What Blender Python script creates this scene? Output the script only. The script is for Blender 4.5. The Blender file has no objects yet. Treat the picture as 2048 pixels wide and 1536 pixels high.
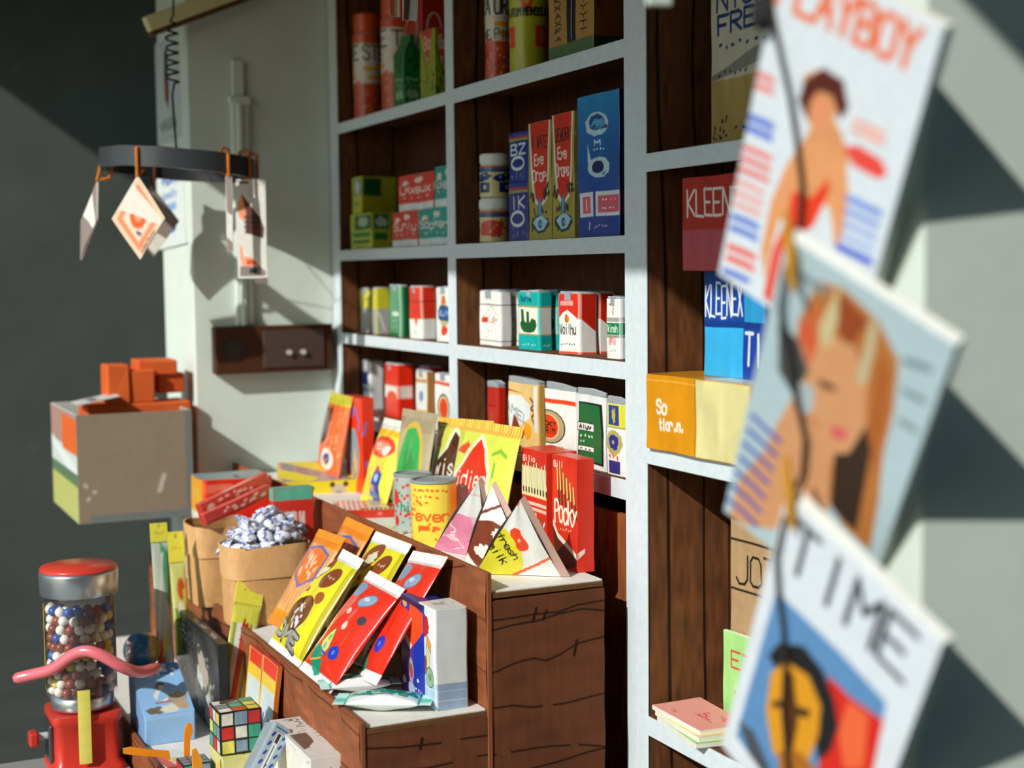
import bpy, math, random
import numpy as np
from mathutils import Matrix, Vector
random.seed(7); RNG = np.random.default_rng(7)
SC = bpy.context.scene; COL = SC.collection
PI = math.pi

# ---------------------------------------------------------------- camera
F = 2958.0
YAW, PIT, ROL = [math.radians(a) for a in (25.24, 4.37, -0.609)]
_d = np.array([-math.cos(YAW)*math.cos(PIT), math.sin(YAW)*math.cos(PIT), -math.sin(PIT)])
_r = np.cross(_d, [0, 0, 1.0]); _r /= np.linalg.norm(_r); _u = np.cross(_r, _d)
_c, _s = math.cos(ROL), math.sin(ROL)
_r, _u = _c*_r+_s*_u, -_s*_r+_c*_u
CAM = np.array([0, -1.0, 1.0])
def ray(x, y): return _d + _r*(x-1024)/F - _u*(y-768)/F
def P(x, y, ax, v):
    """world point seen at photo position (x, y) on the plane ax = v"""
    w = ray(x, y); i = 'XYZ'.index(ax)
    return CAM + w*((v-CAM[i])/w[i])
def PD(x, y, dist): return CAM + ray(x, y)*dist

cd = bpy.data.cameras.new('camera'); cam = bpy.data.objects.new('camera', cd); COL.objects.link(cam)
M = Matrix(((_r[0], _u[0], -_d[0], CAM[0]), (_r[1], _u[1], -_d[1], CAM[1]), (_r[2], _u[2], -_d[2], CAM[2]), (0, 0, 0, 1)))
cam.matrix_world = M
cd.sensor_fit = 'HORIZONTAL'; cd.sensor_width = 36; cd.lens = F/2048*36; cd.clip_start = 0.02; cd.clip_end = 60
cd.dof.use_dof = True; cd.dof.focus_distance = 2.06; cd.dof.aperture_fstop = 3.1
SC.camera = cam

# ---------------------------------------------------------------- colours and canvases
def hx(c):
    if isinstance(c, str):
        c = c.lstrip('#'); return np.array([int(c[i:i+2], 16)/255 for i in (0, 2, 4)])
    return np.array(c, float)
def lin(a):
    a = np.clip(a, 0, 1); return np.where(a <= .04045, a/12.92, ((a+.055)/1.055)**2.4)

GL = {  # hand lettering: strokes of xy pairs on a 4 x 6 grid (y up)
'A':'002640 1232','B':'000636453433 0333424130'.replace('424130','424130')+'00','C':'453616050110 3041'.replace(' ',''),'D':'00062645413000'[:14],
'E':'46060040 0333','F':'460600 0333','G':'4536160501103041 4143 2343','H':'0006 4046 0343','I':'2026','J':'4641301001','K':'0006 4603 0340','L':'060040',
'M':'0006234640','N':'00064046','O':'100105163645413010','P':'000636454433 0333'.replace(' 0333','03'),'Q':'100105163645413010 2140','R':'00063645443303 1340',
'S':'453616050433424130 1001'.replace(' ',''),'T':'0646 2620','U':'060110304146','V':'062046','W':'0610243046','X':'0046 0640','Y':'062346 2320','Z':'06460040',
'0':'100105163645413010','1':'152620','2':'051636450040','3':'051636452342413010','5':'460603334241301001','7':'064610','8':'130415364533133111'[:14]+'134230100113'[:12],
'a':'43341403011030 4440','b':'0600 0314344341301001','c':'4334140301103041','e':'02424334140301103041','d':'4640 4334140301103041','f':'362620 0444',
'g':'43341403123243 44413010','h':'0600 0314344340','i':'2420 2626','k':'0600 4402 1340','l':'2620','m':'0400 031423 2320 233440','n':'0400 0314344340',
'o':'100103143443413010','p':'0400 0314344342120 1'.replace(' 1','1')[:18],'r':'0400 03143443','s':'43341403413010 01'.replace(' ',''),'t':'2621304 1'.replace(' ','')+' 1444','u':'0401103041 4440','v':'042044',
'w':'0410233044','x':'0044 0440','y':'0422 4400','z':'04440040','.':'2021','-':'1333','!':'2622 2020',"'":'2625','#':'1016 3036 0242 0444'}
def glyph(ch):
    s = GL.get(ch) or GL.get(ch.upper()) or ''
    out = []
    for t in s.split():
        t = t[:len(t)//2*2]
        pts = [(int(t[i])/4, int(t[i+1])/6) for i in range(0, len(t), 2)]
        if len(pts) == 1: pts = pts*2
        if pts: out.append(pts)
    return out

class Cv:
    """a painted face, w x h metres, sampled every p metres"""
    def __init__(s, w, h, base='#ffffff', p=.0012, ny=None):
        s.w, s.h, s.p = w, h, p
        s.nx = max(3, int(round(w/p))+1); s.ny = ny or max(3, int(round(h/p))+1)
        s.xs = np.linspace(0, w, s.nx); s.ys = np.linspace(0, h, s.ny)
        s.a = np.empty((s.ny, s.nx, 3)); s.a[:] = hx(base)
        s.aa = max(p, w/(s.nx-1))*.9
    def _win(s, x0, y0, x1, y1, m):
        i0, i1 = np.searchsorted(s.xs, [x0-m, x1+m]); j0, j1 = np.searchsorted(s.ys, [y0-m, y1+m])
        return slice(max(j0-1, 0), j1+1), slice(max(i0-1, 0), i1+1)
    def _put(s, sl, d, col, op=1):
        cov = np.clip(.5-d/s.aa, 0, 1)[..., None]*op
        s.a[sl] = s.a[sl]*(1-cov)+hx(col)*cov
    def line(s, pts, col, w=.001, op=1):
        pts = [(x*s.w, y*s.h) for x, y in pts]
        sx = [q[0] for q in pts]; sy = [q[1] for q in pts]
        sl = s._win(min(sx), min(sy), max(sx), max(sy), w+s.aa)
        X, Y = np.meshgrid(s.xs[sl[1]], s.ys[sl[0]])
        if X.size == 0: return s
        d = np.full(X.shape, 1e9)
        for (ax, ay), (bx, by) in zip(pts[:-1], pts[1:]):
            vx, vy = bx-ax, by-ay; L = vx*vx+vy*vy+1e-12
            t = np.clip(((X-ax)*vx+(Y-ay)*vy)/L, 0, 1)
            d = np.minimum(d, np.hypot(X-ax-t*vx, Y-ay-t*vy))
        s._put(sl, d-w/2, col, op); return s
    def poly(s, pts, col, op=1, ol=None, ow=.001):
        q = [(x*s.w, y*s.h) for x, y in pts]
        sx = [k[0] for k in q]; sy = [k[1] for k in q]
        sl = s._win(min(sx), min(sy), max(sx), max(sy), s.aa)
        X, Y = np.meshgrid(s.xs[sl[1]], s.ys[sl[0]])
        if X.size == 0: return s
        ins = np.zeros(X.shape, bool); d = np.full(X.shape, 1e9)
        for (ax, ay), (bx, by) in zip(q, q[1:]+q[:1]):
            if abs(by-ay) > 1e-12:
                c = ((ay > Y) != (by > Y)) & (X < (bx-ax)*(Y-ay)/(by-ay)+ax); ins ^= c
            vx, vy = bx-ax, by-ay; L = vx*vx+vy*vy+1e-12
            t = np.clip(((X-ax)*vx+(Y-ay)*vy)/L, 0, 1)
            d = np.minimum(d, np.hypot(X-ax-t*vx, Y-ay-t*vy))
        s._put(sl, np.where(ins, -d, d), col, op)
        if ol: s.line(pts+[pts[0]], ol, ow)
        return s
    def rect(s, x0, y0, x1, y1, col, op=1, ol=None, ow=.001): return s.poly([(x0, y0), (x1, y0), (x1, y1), (x0, y1)], col, op, ol, ow)
    def ell(s, cx, cy, rx, ry, col, rot=0, op=1, ol=None, ow=.001, n=22, wob=0):
        pts = []
        for k in range(n):
            a = 2*PI*k/n; m = 1+wob*random.uniform(-1, 1)
            dx, dy = rx*m*math.cos(a)*s.w, ry*m*math.sin(a)*s.h
            pts.append((cx+(dx*math.cos(rot)-dy*math.sin(rot))/s.w, cy+(dx*math.sin(rot)+dy*math.cos(rot))/s.h))
        if col: s.poly(pts, col, op, ol, ow)
        elif ol: s.line(pts+[pts[0]], ol, ow)
        return s
    def text(s, t, x, y, w, h, col, lw=.001, ang=0, jit=.06, slant=0, gap=.28):
        n = len(t)
        if not n: return s
        cw = w/(n+(n-1)*gap)
        for i, ch in enumerate(t):
            ox = x+i*cw*(1+gap); jy = random.uniform(-jit, jit)*h
            for st in glyph(ch):
                pts = []
                for gx, gy in st:
                    px, py = ox+gx*cw+slant*gy*h*s.h/s.w, y+gy*h+jy
                    px += random.uniform(-jit, jit)*cw*.5; py += random.uniform(-jit, jit)*h*.4
                    if ang:
                        dx, dy = (px-x)*s.w, (py-y)*s.h
                        px, py = x+(dx*math.cos(ang)-dy*math.sin(ang))/s.w, y+(dx*math.sin(ang)+dy*math.cos(ang))/s.h
                    pts.append((px, py))
                s.line(pts, col, lw)
        return s
    def dots(s, x0, y0, x1, y1, n, col, w=.0012, jit=.3):
        for k in range(n):
            x = x0+(x1-x0)*(k+.5)/n; y = (y0+y1)/2+random.uniform(-jit, jit)*(y1-y0)
            dx = random.uniform(-.4, .4)*(x1-x0)/n; dy = random.uniform(-.3, .3)*(y1-y0)
            s.line([(x, y), (x+dx, y+dy)], col, w)
        return s
    def scrib(s, x, y, w, h, col, lw=.002, n=5):
        pts = []
        for i in range(n*4+1):
            pts.append((x+w*i/(n*4)+random.uniform(-.2, .2)*w/n, y+h*(.5+.5*math.sin(i*1.9))*random.uniform(.6, 1)))
        s.line(pts, col, lw); return s
    def speck(s, n, col, w=.002, x0=0, y0=0, x1=1, y1=1, ln=.02):
        for k in range(n):
            x, y = random.uniform(x0, x1), random.uniform(y0, y1)
            s.line([(x, y), (x+random.uniform(-ln, ln), y+random.uniform(-ln, ln))], col, w)
        return s
    def brush(s, amt=.03, sc=.012, vert=True):
        n1 = RNG.normal(size=(max(2, int(s.h/(sc*(4 if vert else 1)))+2), max(2, int(s.w/(sc*(1 if vert else 4)))+2)))
        yi = np.linspace(0, n1.shape[0]-1.001, s.ny); xi = np.linspace(0, n1.shape[1]-1.001, s.nx)
        y0 = yi.astype(int); x0 = xi.astype(int); fy = (yi-y0)[:, None]; fx = (xi-x0)[None]
        y1 = np.minimum(y0+1, n1.shape[0]-1); x1 = np.minimum(x0+1, n1.shape[1]-1)
        g = n1[np.ix_(y0, x0)]*(1-fy)*(1-fx)+n1[np.ix_(y1, x0)]*fy*(1-fx)+n1[np.ix_(y0, x1)]*(1-fy)*fx+n1[np.ix_(y1, x1)]*fy*fx
        s.a = np.clip(s.a*(1+amt*g[..., None]), 0, 1); return s
    def grain(s, n, col, w=.002, vert=True, amp=.03, knots=0):
        for k in range(n):
            b = (k+.5+random.uniform(-.25, .25))/n; ph = random.uniform(0, 6); pts = []
            for i in range(19):
                t = i/18; o = amp*(math.sin(ph+t*5)+.5*math.sin(ph*2+t*13))*(.7+.6*math.sin(t*9+k))
                pts.append((b+o, t) if vert else (t, b+o))
            s.line(pts, col, w*random.uniform(.7, 1.2))
            if random.random() < knots:
                i = random.randint(4, 14); q = pts[i]
                d = (.0, .03) if not vert else (.03, 0)
                s.line([(q[0]-d[0], q[1]-d[1]), (q[0]+d[0]+.01, q[1]+d[1])], col, w*1.8)
        return s

# ---------------------------------------------------------------- mesh building
class MB:
    def __init__(s): s.v = []; s.c = []; s.f = []; s.n = 0; s.sm = []
    def add(s, V, Cc, Fc, smooth=False):
        V = np.asarray(V, float).reshape(-1, 3); Cc = np.asarray(Cc, float)
        if Cc.ndim == 1: Cc = np.tile(Cc, (len(V), 1))
        s.v.append(V); s.c.append(Cc.reshape(-1, 3)); s.f.append([tuple(i+s.n for i in f) for f in Fc] if not isinstance(Fc, np.ndarray) else Fc+s.n)
        s.sm.append(smooth); s.n += len(V); return s
    def grid(s, Pn, Cn, closed=False, flip=False, smooth=True):
        ny, nx = Pn.shape[:2]
        idx = np.arange(ny*nx).reshape(ny, nx)
        if closed: idx = np.concatenate([idx, idx[:, :1]], 1)
        q = np.stack([idx[:-1, :-1], idx[:-1, 1:], idx[1:, 1:], idx[1:, :-1]], -1).reshape(-1, 4)
        if flip: q = q[:, ::-1]
        return s.add(Pn.reshape(-1, 3), (Cn.reshape(-1, 3) if isinstance(Cn, np.ndarray) and Cn.ndim == 3 else hx(Cn)), q, smooth)
    def cap(s, ring, col, up=True):
        n = len(ring); f = tuple(range(n)) if up else tuple(range(n-1, -1, -1))
        return s.add(ring, hx(col), [f])
    def box(s, x0, y0, z0, x1, y1, z1, col, b=.0008):
        """plain box with bevelled edges"""
        b = min(b, (x1-x0)*.3, (y1-y0)*.3, (z1-z0)*.3)
        V = []; F_ = []
        lo = (x0, y0, z0); hi = (x1, y1, z1)
        vid = {}
        for sx in (0, 1):
            for sy in (0, 1):
                for sz in (0, 1):
                    for a in range(3):
                        p = []
                        for i, sg in enumerate((sx, sy, sz)):
                            e = hi[i] if sg else lo[i]
                            p.append(e if i == a else (e-b if sg else e+b))
                        vid[(sx, sy, sz, a)] = len(V); V.append(p)
        def orient(f):
            A = np.array([V[i] for i in f]); n = np.cross(A[1]-A[0], A[2]-A[0]); c = A.mean(0)-(np.array(lo)+hi)/2
            return tuple(f) if n@c > 0 else tuple(f[::-1])
        for a in range(3):
            o = [i for i in range(3) if i != a]
            for sg in (0, 1):
                f = []
                for u, v in ((0, 0), (1, 0), (1, 1), (0, 1)):
                    k = [0, 0, 0]; k[a] = sg; k[o[0]] = u; k[o[1]] = v; f.append(vid[(*k, a)])
                F_.append(orient(f))
            for u in (0, 1):
                for v in (0, 1):
                    k0 = [0, 0, 0]; k1 = [0, 0, 0]; k1[a] = 1
                    k0[o[0]] = k1[o[0]] = u; k0[o[1]] = k1[o[1]] = v
                    F_.append(orient([vid[(*k0, o[0])], vid[(*k0, o[1])], vid[(*k1, o[1])], vid[(*k1, o[0])]]))
        for sx in (0, 1):
            for sy in (0, 1):
                for sz in (0, 1): F_.append(orient([vid[(sx, sy, sz, a)] for a in range(3)]))
        return s.add(V, hx(col), F_)
    def quadcv(s, o, U, V, cv, off=0, smooth=False):
        """canvas on a flat rectangle: origin o, edge vectors U, V"""
        o, U, V = map(np.asarray, (o, U, V)); n = np.cross(U, V); n = n/np.linalg.norm(n)
        x = np.linspace(0, 1, cv.nx)[None, :, None]; y = np.linspace(0, 1, cv.ny)[:, None, None]
        return s.grid(o+U*x+V*y+n*off, cv.a, smooth=smooth)
    def wrap(s, w, d, h, cvs, top='#ffffff', bot=None, r=.0015, b=.0006, rn=3, deform=None, topcv=None, z0=0):
        """upright box, centre of base at origin; cvs = [front, right, back, left] (canvas or colour)"""
        ny = max([c.ny for c in cvs if isinstance(c, Cv)] or [2])
        full = []
        for c, L in zip(cvs, (w, d, w, d)):
            if not isinstance(c, Cv): col = hx(c); c = Cv(L, h, col, p=L, ny=ny)
            full.append(c)
        hw, hd = w/2, d/2; pts = []; cols = []
        cs = [(-hw, -hd), (hw, -hd), (hw, hd), (-hw, hd)]; dirs = [(1, 0), (0, 1), (-1, 0), (0, -1)]
        for k, c in enumerate(full):
            (cx, cy), (dx, dy) = cs[k], dirs[k]; L = (w, d, w, d)[k]
            for t, j in zip(np.linspace(0, 1, c.nx), range(c.nx)):
                q = r+(L-2*r)*t; pts.append((cx+dx*q, cy+dy*q)); cols.append(c.a[:, j])
            nx_ = full[(k+1) % 4]; cc = cs[(k+1) % 4]; nd = dirs[(k+1) % 4]
            ox, oy = cc[0]-dx*r+nd[0]*r, cc[1]-dy*r+nd[1]*r
            for m in range(1, rn):
                a = m/rn*PI/2
                pts.append((ox-nd[0]*r*math.cos(a)+dx*r*math.sin(a), oy-nd[1]*r*math.cos(a)+dy*r*math.sin(a)))
                t = m/rn; cols.append(c.a[:, -1]*(1-t)+nx_.a[:, 0]*t)
        pts = np.array(pts); n = len(pts)
        zs = np.linspace(b, h-b, ny); Pn = np.zeros((ny, n, 3)); Pn[:, :, :2] = pts; Pn[:, :, 2] = zs[:, None]+z0
        Cn = np.stack(cols, 1)
        sc = np.array([(hw-b)/hw, (hd-b)/hd])
        tp = np.concatenate([pts*sc, np.full((n, 1), h+z0)], 1); bt = np.concatenate([pts*sc, np.full((n, 1), z0)], 1)
        if deform: Pn = deform(Pn.reshape(-1, 3)).reshape(Pn.shape); tp = deform(tp); bt = deform(bt)
        s.grid(Pn, Cn, closed=True, smooth=False)
        i = np.arange(n); j = (i+1) % n
        tc = hx(top); bc = hx(bot or top)
        s.add(np.concatenate([Pn[-1], tp]), np.concatenate([Cn[-1], np.tile(tc, (n, 1))]), np.stack([i, j, j+n, i+n], 1))
        s.add(np.concatenate([bt, Pn[0]]), np.concatenate([np.tile(bc, (n, 1)), Cn[0]]), np.stack([i, j, j+n, i+n], 1))
        s.cap(tp, tc); s.cap(bt, bc, up=False)
        if topcv is not None:
            x = np.linspace(-hw+b*1.5, hw-b*1.5, topcv.nx); y = np.linspace(-hd+b*1.5, hd-b*1.5, topcv.ny)
            X, Y = np.meshgrid(x, y); Q = np.stack([X, Y, np.full(X.shape, h+z0+.0003)], -1)
            if deform: Q = deform(Q.reshape(-1, 3)).reshape(Q.shape)
            s.grid(Q, topcv.a, smooth=False)
        return s
    def cyl(s, r, h, cv, top='#cccccc', bot=None, n=40, b=.001, z0=0, taper=1, lip=0, cx=0, cy=0, open_top=False):
        """cylinder; canvas u runs round it, u = .5 faces -y/+x corner (the viewer)"""
        if not isinstance(cv, Cv): cv = Cv(2*PI*r, h, cv, p=2*PI*r/n, ny=3)
        a0 = -PI/4-PI; nx = cv.nx-1
        a = a0+np.arange(nx)/nx*2*PI; zs = np.linspace(b, h-b, cv.ny)
        rr = r*(1+(taper-1)*np.linspace(0, 1, cv.ny))
        Pn = np.stack([cx+rr[:, None]*np.cos(a), cy+rr[:, None]*np.sin(a), np.tile(zs[:, None], (1, nx))+z0], -1)
        s.grid(Pn, cv.a[:, :nx], closed=True)
        i = np.arange(nx); j = (i+1) % nx
        for up, zz, rad, src, c in ((1, h+z0, rr[-1]-b, Pn[-1], top), (0, z0, rr[0]-b, Pn[0], bot or top)):
            if up and open_top: continue
            R = np.stack([cx+rad*np.cos(a), cy+rad*np.sin(a), np.full(nx, zz)], 1)
            if up and lip:
                R2 = np.stack([cx+(rad-lip)*np.cos(a), cy+(rad-lip)*np.sin(a), np.full(nx, zz)], 1)
                R3 = R2.copy(); R3[:, 2] -= lip*.8
                s.add(np.concatenate([src, R]), hx(c), np.stack([i, j, j+nx, i+nx], 1), True)
                s.add(np.concatenate([R, R2]), hx(c), np.stack([i, j, j+nx, i+nx], 1), False)
                s.add(np.concatenate([R2, R3]), hx(c), np.stack([i, j, j+nx, i+nx], 1), False)
                s.cap(R3, c)
            elif up:
                s.add(np.concatenate([src, R]), hx(c), np.stack([i, j, j+nx, i+nx], 1), True); s.cap(R, c)
            else:
                s.add(np.concatenate([R, src]), hx(c), np.stack([i, j, j+nx, i+nx], 1), True); s.cap(R, c, up=False)
        return s
    def tube(s, pts, r, col, n=8, closed=False, taper=None):
        pts = np.asarray(pts, float); m = len(pts); rings = []
        up = np.array([0, 0, 1.0])
        for i in range(m):
            a = pts[(i-1) % m] if closed or i > 0 else pts[0]; b = pts[(i+1) % m] if closed or i < m-1 else pts[-1]
            t = b-a; t /= np.linalg.norm(t)+1e-12
            x = np.cross(t, up if abs(t[2]) < .9 else [1.0, 0, 0]); 
            if i: x = px-(px@t)*t
            x /= np.linalg.norm(x)+1e-12; px = x; y = np.cross(t, x)
            rad = r if taper is None else r*taper(i/(m-1))
            an = np.arange(n)/n*2*PI
            rings.append(pts[i]+rad*(np.cos(an)[:, None]*x+np.sin(an)[:, None]*y))
        R = np.array(rings)
        if closed: R = np.concatenate([R, R[:1]])
        s.grid(R, np.tile(hx(col), (len(R), n, 1)), closed=True, flip=False)
        if not closed: s.cap(R[0], col, up=False); s.cap(R[-1], col)
        return s
    def sphere(s, c, r, col, nu=14, nv=9, sq=(1, 1, 1), fn=None):
        th = np.linspace(.001, PI-.001, nv); ph = np.arange(nu)/nu*2*PI
        N = np.stack([np.sin(th)[:, None]*np.cos(ph), np.sin(th)[:, None]*np.sin(ph), -np.cos(th)[:, None]*np.ones(nu)], -1)
        Q = np.asarray(c)+N*r*np.asarray(sq)
        Cc = np.tile(hx(col), (nv, nu, 1)) if fn is None else fn(N)
        s.grid(Q, Cc, closed=True); return s
    def lathe(s, prof, col, n=32, cx=0, cy=0):
        prof = np.asarray(prof, float); a = np.arange(n)/n*2*PI
        Q = np.stack([cx+prof[:, :1]*np.cos(a), cy+prof[:, :1]*np.sin(a), np.tile(prof[:, 1:2], (1, n))], -1)
        return s.grid(Q, np.tile(hx(col), (len(prof), n, 1)), closed=True)
    def xform(s, M4):
        M4 = np.array(M4); s.v = [v@M4[:3, :3].T+M4[:3, 3] for v in s.v]; return s
    def make(s, name, mat, parent=None, wob=0.0):
        V = np.concatenate(s.v); Cc = np.concatenate(s.c)
        if wob:
            k = 60.0; ph = random.uniform(0, 9)
            D = np.stack([np.sin(V[:, 1]*k+V[:, 2]*k*.7+ph), np.sin(V[:, 2]*k*1.1+V[:, 0]*k*.8+ph*2), np.sin(V[:, 0]*k*.9+V[:, 1]*k+ph*3)], 1)
            V = V+D*wob
        me = bpy.data.meshes.new(name)
        ls = []; lt = []; sm = []
        for f, m in zip(s.f, s.sm):
            if isinstance(f, np.ndarray): ls.append(f.reshape(-1)); lt.append(np.full(len(f), f.shape[1])); sm.append(np.full(len(f), m))
            else:
                for q in f: ls.append(np.array(q)); lt.append(np.array([len(q)])); sm.append(np.array([m]))
        ls = np.concatenate(ls).astype(np.int32); lt = np.concatenate(lt).astype(np.int32); sm = np.concatenate(sm)
        me.vertices.add(len(V)); me.vertices.foreach_set('co', V.astype(np.float32).reshape(-1))
        me.loops.add(len(ls)); me.loops.foreach_set('vertex_index', ls)
        me.polygons.add(len(lt)); st = np.concatenate([[0], np.cumsum(lt)[:-1]]).astype(np.int32)
        me.polygons.foreach_set('loop_start', st); me.polygons.foreach_set('loop_total', lt)
        me.polygons.foreach_set('use_smooth', sm)
        me.update(calc_edges=True)
        at = me.color_attributes.new('Col', 'FLOAT_COLOR', 'POINT')
        at.data.foreach_set('color', np.concatenate([lin(Cc), np.ones((len(Cc), 1))], 1).astype(np.float32).reshape(-1))
        me.materials.append(mat)
        o = bpy.data.objects.new(name, me); COL.objects.link(o)
        if parent is not None: o.parent = parent
        return o

# ---------------------------------------------------------------- materials
_mats = {}
def mat(kind='paper'):
    if kind in _mats: return _mats[kind]
    m = bpy.data.materials.new(kind); m.use_nodes = True; nt = m.node_tree; N = nt.nodes; L = nt.links
    bs = N['Principled BSDF']
    at = N.new('ShaderNodeAttribute'); at.attribute_name = 'Col'
    tc = N.new('ShaderNodeTexCoord')
    def noise(scale, vec=None, detail=4):
        n = N.new('ShaderNodeTexNoise'); n.inputs['Scale'].default_value = scale; n.inputs['Detail'].default_value = detail
        L.new(vec or tc.outputs['Object'], n.inputs['Vector']); return n
    def mapping(sc):
        mp = N.new('ShaderNodeMapping'); mp.inputs['Scale'].default_value = sc; L.new(tc.outputs['Object'], mp.inputs['Vector']); return mp.outputs['Vector']
    spec = dict(paper=(.62, .05, 90, .10, .3), gloss=(.3, .04, 60, .05, .5), wrap=(.22, .04, 80, .10, .55), wood=(.6, .09, 30, .2, .25),
                wall=(.8, .035, 14, .12, .2), plastic=(.35, .03, 40, .03, .5), fabric=(.95, .25, 400, .5, .1), metal=(.28, .03, 30, .05, .5), kraft=(.8, .08, 60, .25, .2), clay=(.25, .03, 40, .08, .6))
    rough, amt, sc, bump, sp = spec.get(kind, spec['paper'])
    vec = mapping((1.0, 1.0, .12)) if kind == 'wood' else None
    n = noise(sc if kind != 'wood' else 160, vec)
    mr = N.new('ShaderNodeMapRange'); mr.inputs['From Min'].default_value = .3; mr.inputs['From Max'].default_value = .7
    mr.inputs['To Min'].default_value = 1-amt; mr.inputs['To Max'].default_value = 1+amt*.8; L.new(n.outputs['Fac'], mr.inputs['Value'])
    mx = N.new('ShaderNodeMix'); mx.data_type = 'RGBA'; mx.blend_type = 'MULTIPLY'; mx.inputs['Factor'].default_value = 1
    L.new(at.outputs['Color'], mx.inputs['A']); L.new(mr.outputs['Result'], mx.inputs['B'])
    L.new(mx.outputs['Result'], bs.inputs['Base Color'])
    bs.inputs['Roughness'].default_value = rough; bs.inputs['Specular IOR Level'].default_value = sp
    n2 = noise(sc*3, vec); bp = N.new('ShaderNodeBump'); bp.inputs['Strength'].default_value = bump; bp.inputs['Distance'].default_value = .002
    L.new(n2.outputs['Fac'], bp.inputs['Height']); L.new(bp.outputs['Normal'], bs.inputs['Normal'])
    if kind == 'metal': bs.inputs['Metallic'].default_value = .85
    if kind == 'wrap': bs.inputs['Coat Weight'].default_value = .6; bs.inputs['Coat Roughness'].default_value = .12
    if kind == 'clay': bs.inputs['Coat Weight'].default_value = .5; bs.inputs['Coat Roughness'].default_value = .2
    if kind == 'fabric':
        wv = N.new('ShaderNodeTexNoise'); wv.inputs['Scale'].default_value = 5; L.new(tc.outputs['Object'], wv.inputs['Vector'])
        mr2 = N.new('ShaderNodeMapRange'); mr2.inputs['To Min'].default_value = .75; mr2.inputs['To Max'].default_value = 1.25; L.new(wv.outputs['Fac'], mr2.inputs['Value'])
        m3 = N.new('ShaderNodeMix'); m3.data_type = 'RGBA'; m3.blend_type = 'MULTIPLY'; m3.inputs['Factor'].default_value = 1
        L.new(mx.outputs['Result'], m3.inputs['A']); L.new(mr2.outputs['Result'], m3.inputs['B']); L.new(m3.outputs['Result'], bs.inputs['Base Color'])
    if kind in ('glass', 'clear', 'frost'):
        tr = N.new('ShaderNodeBsdfTransparent'); gl = N.new('ShaderNodeBsdfGlossy'); gl.inputs['Roughness'].default_value = .08
        lw = N.new('ShaderNodeLayerWeight'); lw.inputs['Blend'].default_value = .25
        ms = N.new('ShaderNodeMixShader'); L.new(lw.outputs['Fresnel'], ms.inputs['Fac']); L.new(tr.outputs[0], ms.inputs[1]); L.new(gl.outputs[0], ms.inputs[2])
        df = N.new('ShaderNodeBsdfDiffuse'); L.new(mx.outputs['Result'], df.inputs['Color'])
        m2 = N.new('ShaderNodeMixShader'); m2.inputs['Fac'].default_value = {'glass': .03, 'clear': .18, 'frost': .78}[kind]
        L.new(ms.outputs[0], m2.inputs[1]); L.new(df.outputs[0], m2.inputs[2])
        L.new(m2.outputs[0], N['Material Output'].inputs['Surface'])
    _mats[kind] = m; return m

# ---------------------------------------------------------------- things
def tag(o, label=None, cat=None, group=None, kind=None):
    if label: o['label'] = label
    if cat: o['category'] = cat
    if group: o['group'] = group
    if kind: o['kind'] = kind
    return o
def empty(name, loc=(0, 0, 0), rz=0):
    o = bpy.data.objects.new(name, None); COL.objects.link(o); o.location = loc; o.rotation_euler.z = rz
    o.empty_display_size = .02; return o
def frame(bl, br, tl):
    """matrix with origin at the middle of the bl-br edge, x along it, z towards tl; plus width and height"""
    bl, br, tl = map(np.asarray, (bl, br, tl)); X = br-bl; w = np.linalg.norm(X); X = X/w
    Z = tl-bl; Z = Z-(Z@X)*X; h = np.linalg.norm(Z); Z /= h; Y = np.cross(Z, X)
    o = (bl+br)/2
    return Matrix(((X[0], Y[0], Z[0], o[0]), (X[1], Y[1], Z[1], o[1]), (X[2], Y[2], Z[2], o[2]), (0, 0, 0, 1))), w, h
def rot_z(a): return Matrix.Rotation(a, 4, 'Z')

def boxfit(xl, xc, xr, yt, yc, zb, ymid=None):
    """upright box seen with its near corner edge at photo x = xc, front face from xl, right side to xr, top at yt"""
    ym = ymid or yt
    A = P(xc, ym, 'Y', yc); B = P(xl, ym, 'Y', yc)
    w = A[0]-B[0]; D = P(xr, ym, 'X', A[0]); d = D[1]-yc
    h = P(xc, yt, 'Y', yc)[2]-zb
    return A[0], yc, w, max(d, .004), h

def carton(name, label, cat, xl, xc, xr, yt, yc, zb, art, group=None, p=.0011, base='#ffffff', side=None, top='#e8e8e4', rz=0, m='gloss', parts=None, r=.0015, h=None, d=None, topart=None, deform=None, wob=.0004):
    X, Y, w, dd, hh = boxfit(xl, xc, xr, yt, yc, zb)
    if h: hh = h
    if d: dd = d
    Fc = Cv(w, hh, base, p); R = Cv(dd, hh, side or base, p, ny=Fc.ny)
    art(Fc, R); Fc.brush(.025); R.brush(.025)
    tcv = None
    if topart: tcv = Cv(w, dd, top, p*1.5); topart(tcv)
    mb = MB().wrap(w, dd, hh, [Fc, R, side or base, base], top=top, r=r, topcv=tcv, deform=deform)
    if parts or True:
        loc = (X, Y, zb); ca, sa = math.cos(rz), math.sin(rz)
        cx, cy = -w/2, dd/2; loc = (X+ca*cx-sa*cy, Y+sa*cx+ca*cy, zb)
    if parts:
        t = empty(name, loc, rz); tag(t, label, cat, group)
        mb.make('body', mat(m), t, wob); parts(t, w, dd, hh); return t
    o = mb.make(name, mat(m), None, wob); o.location = loc; o.rotation_euler.z = rz
    return tag(o, label, cat, group)

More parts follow.
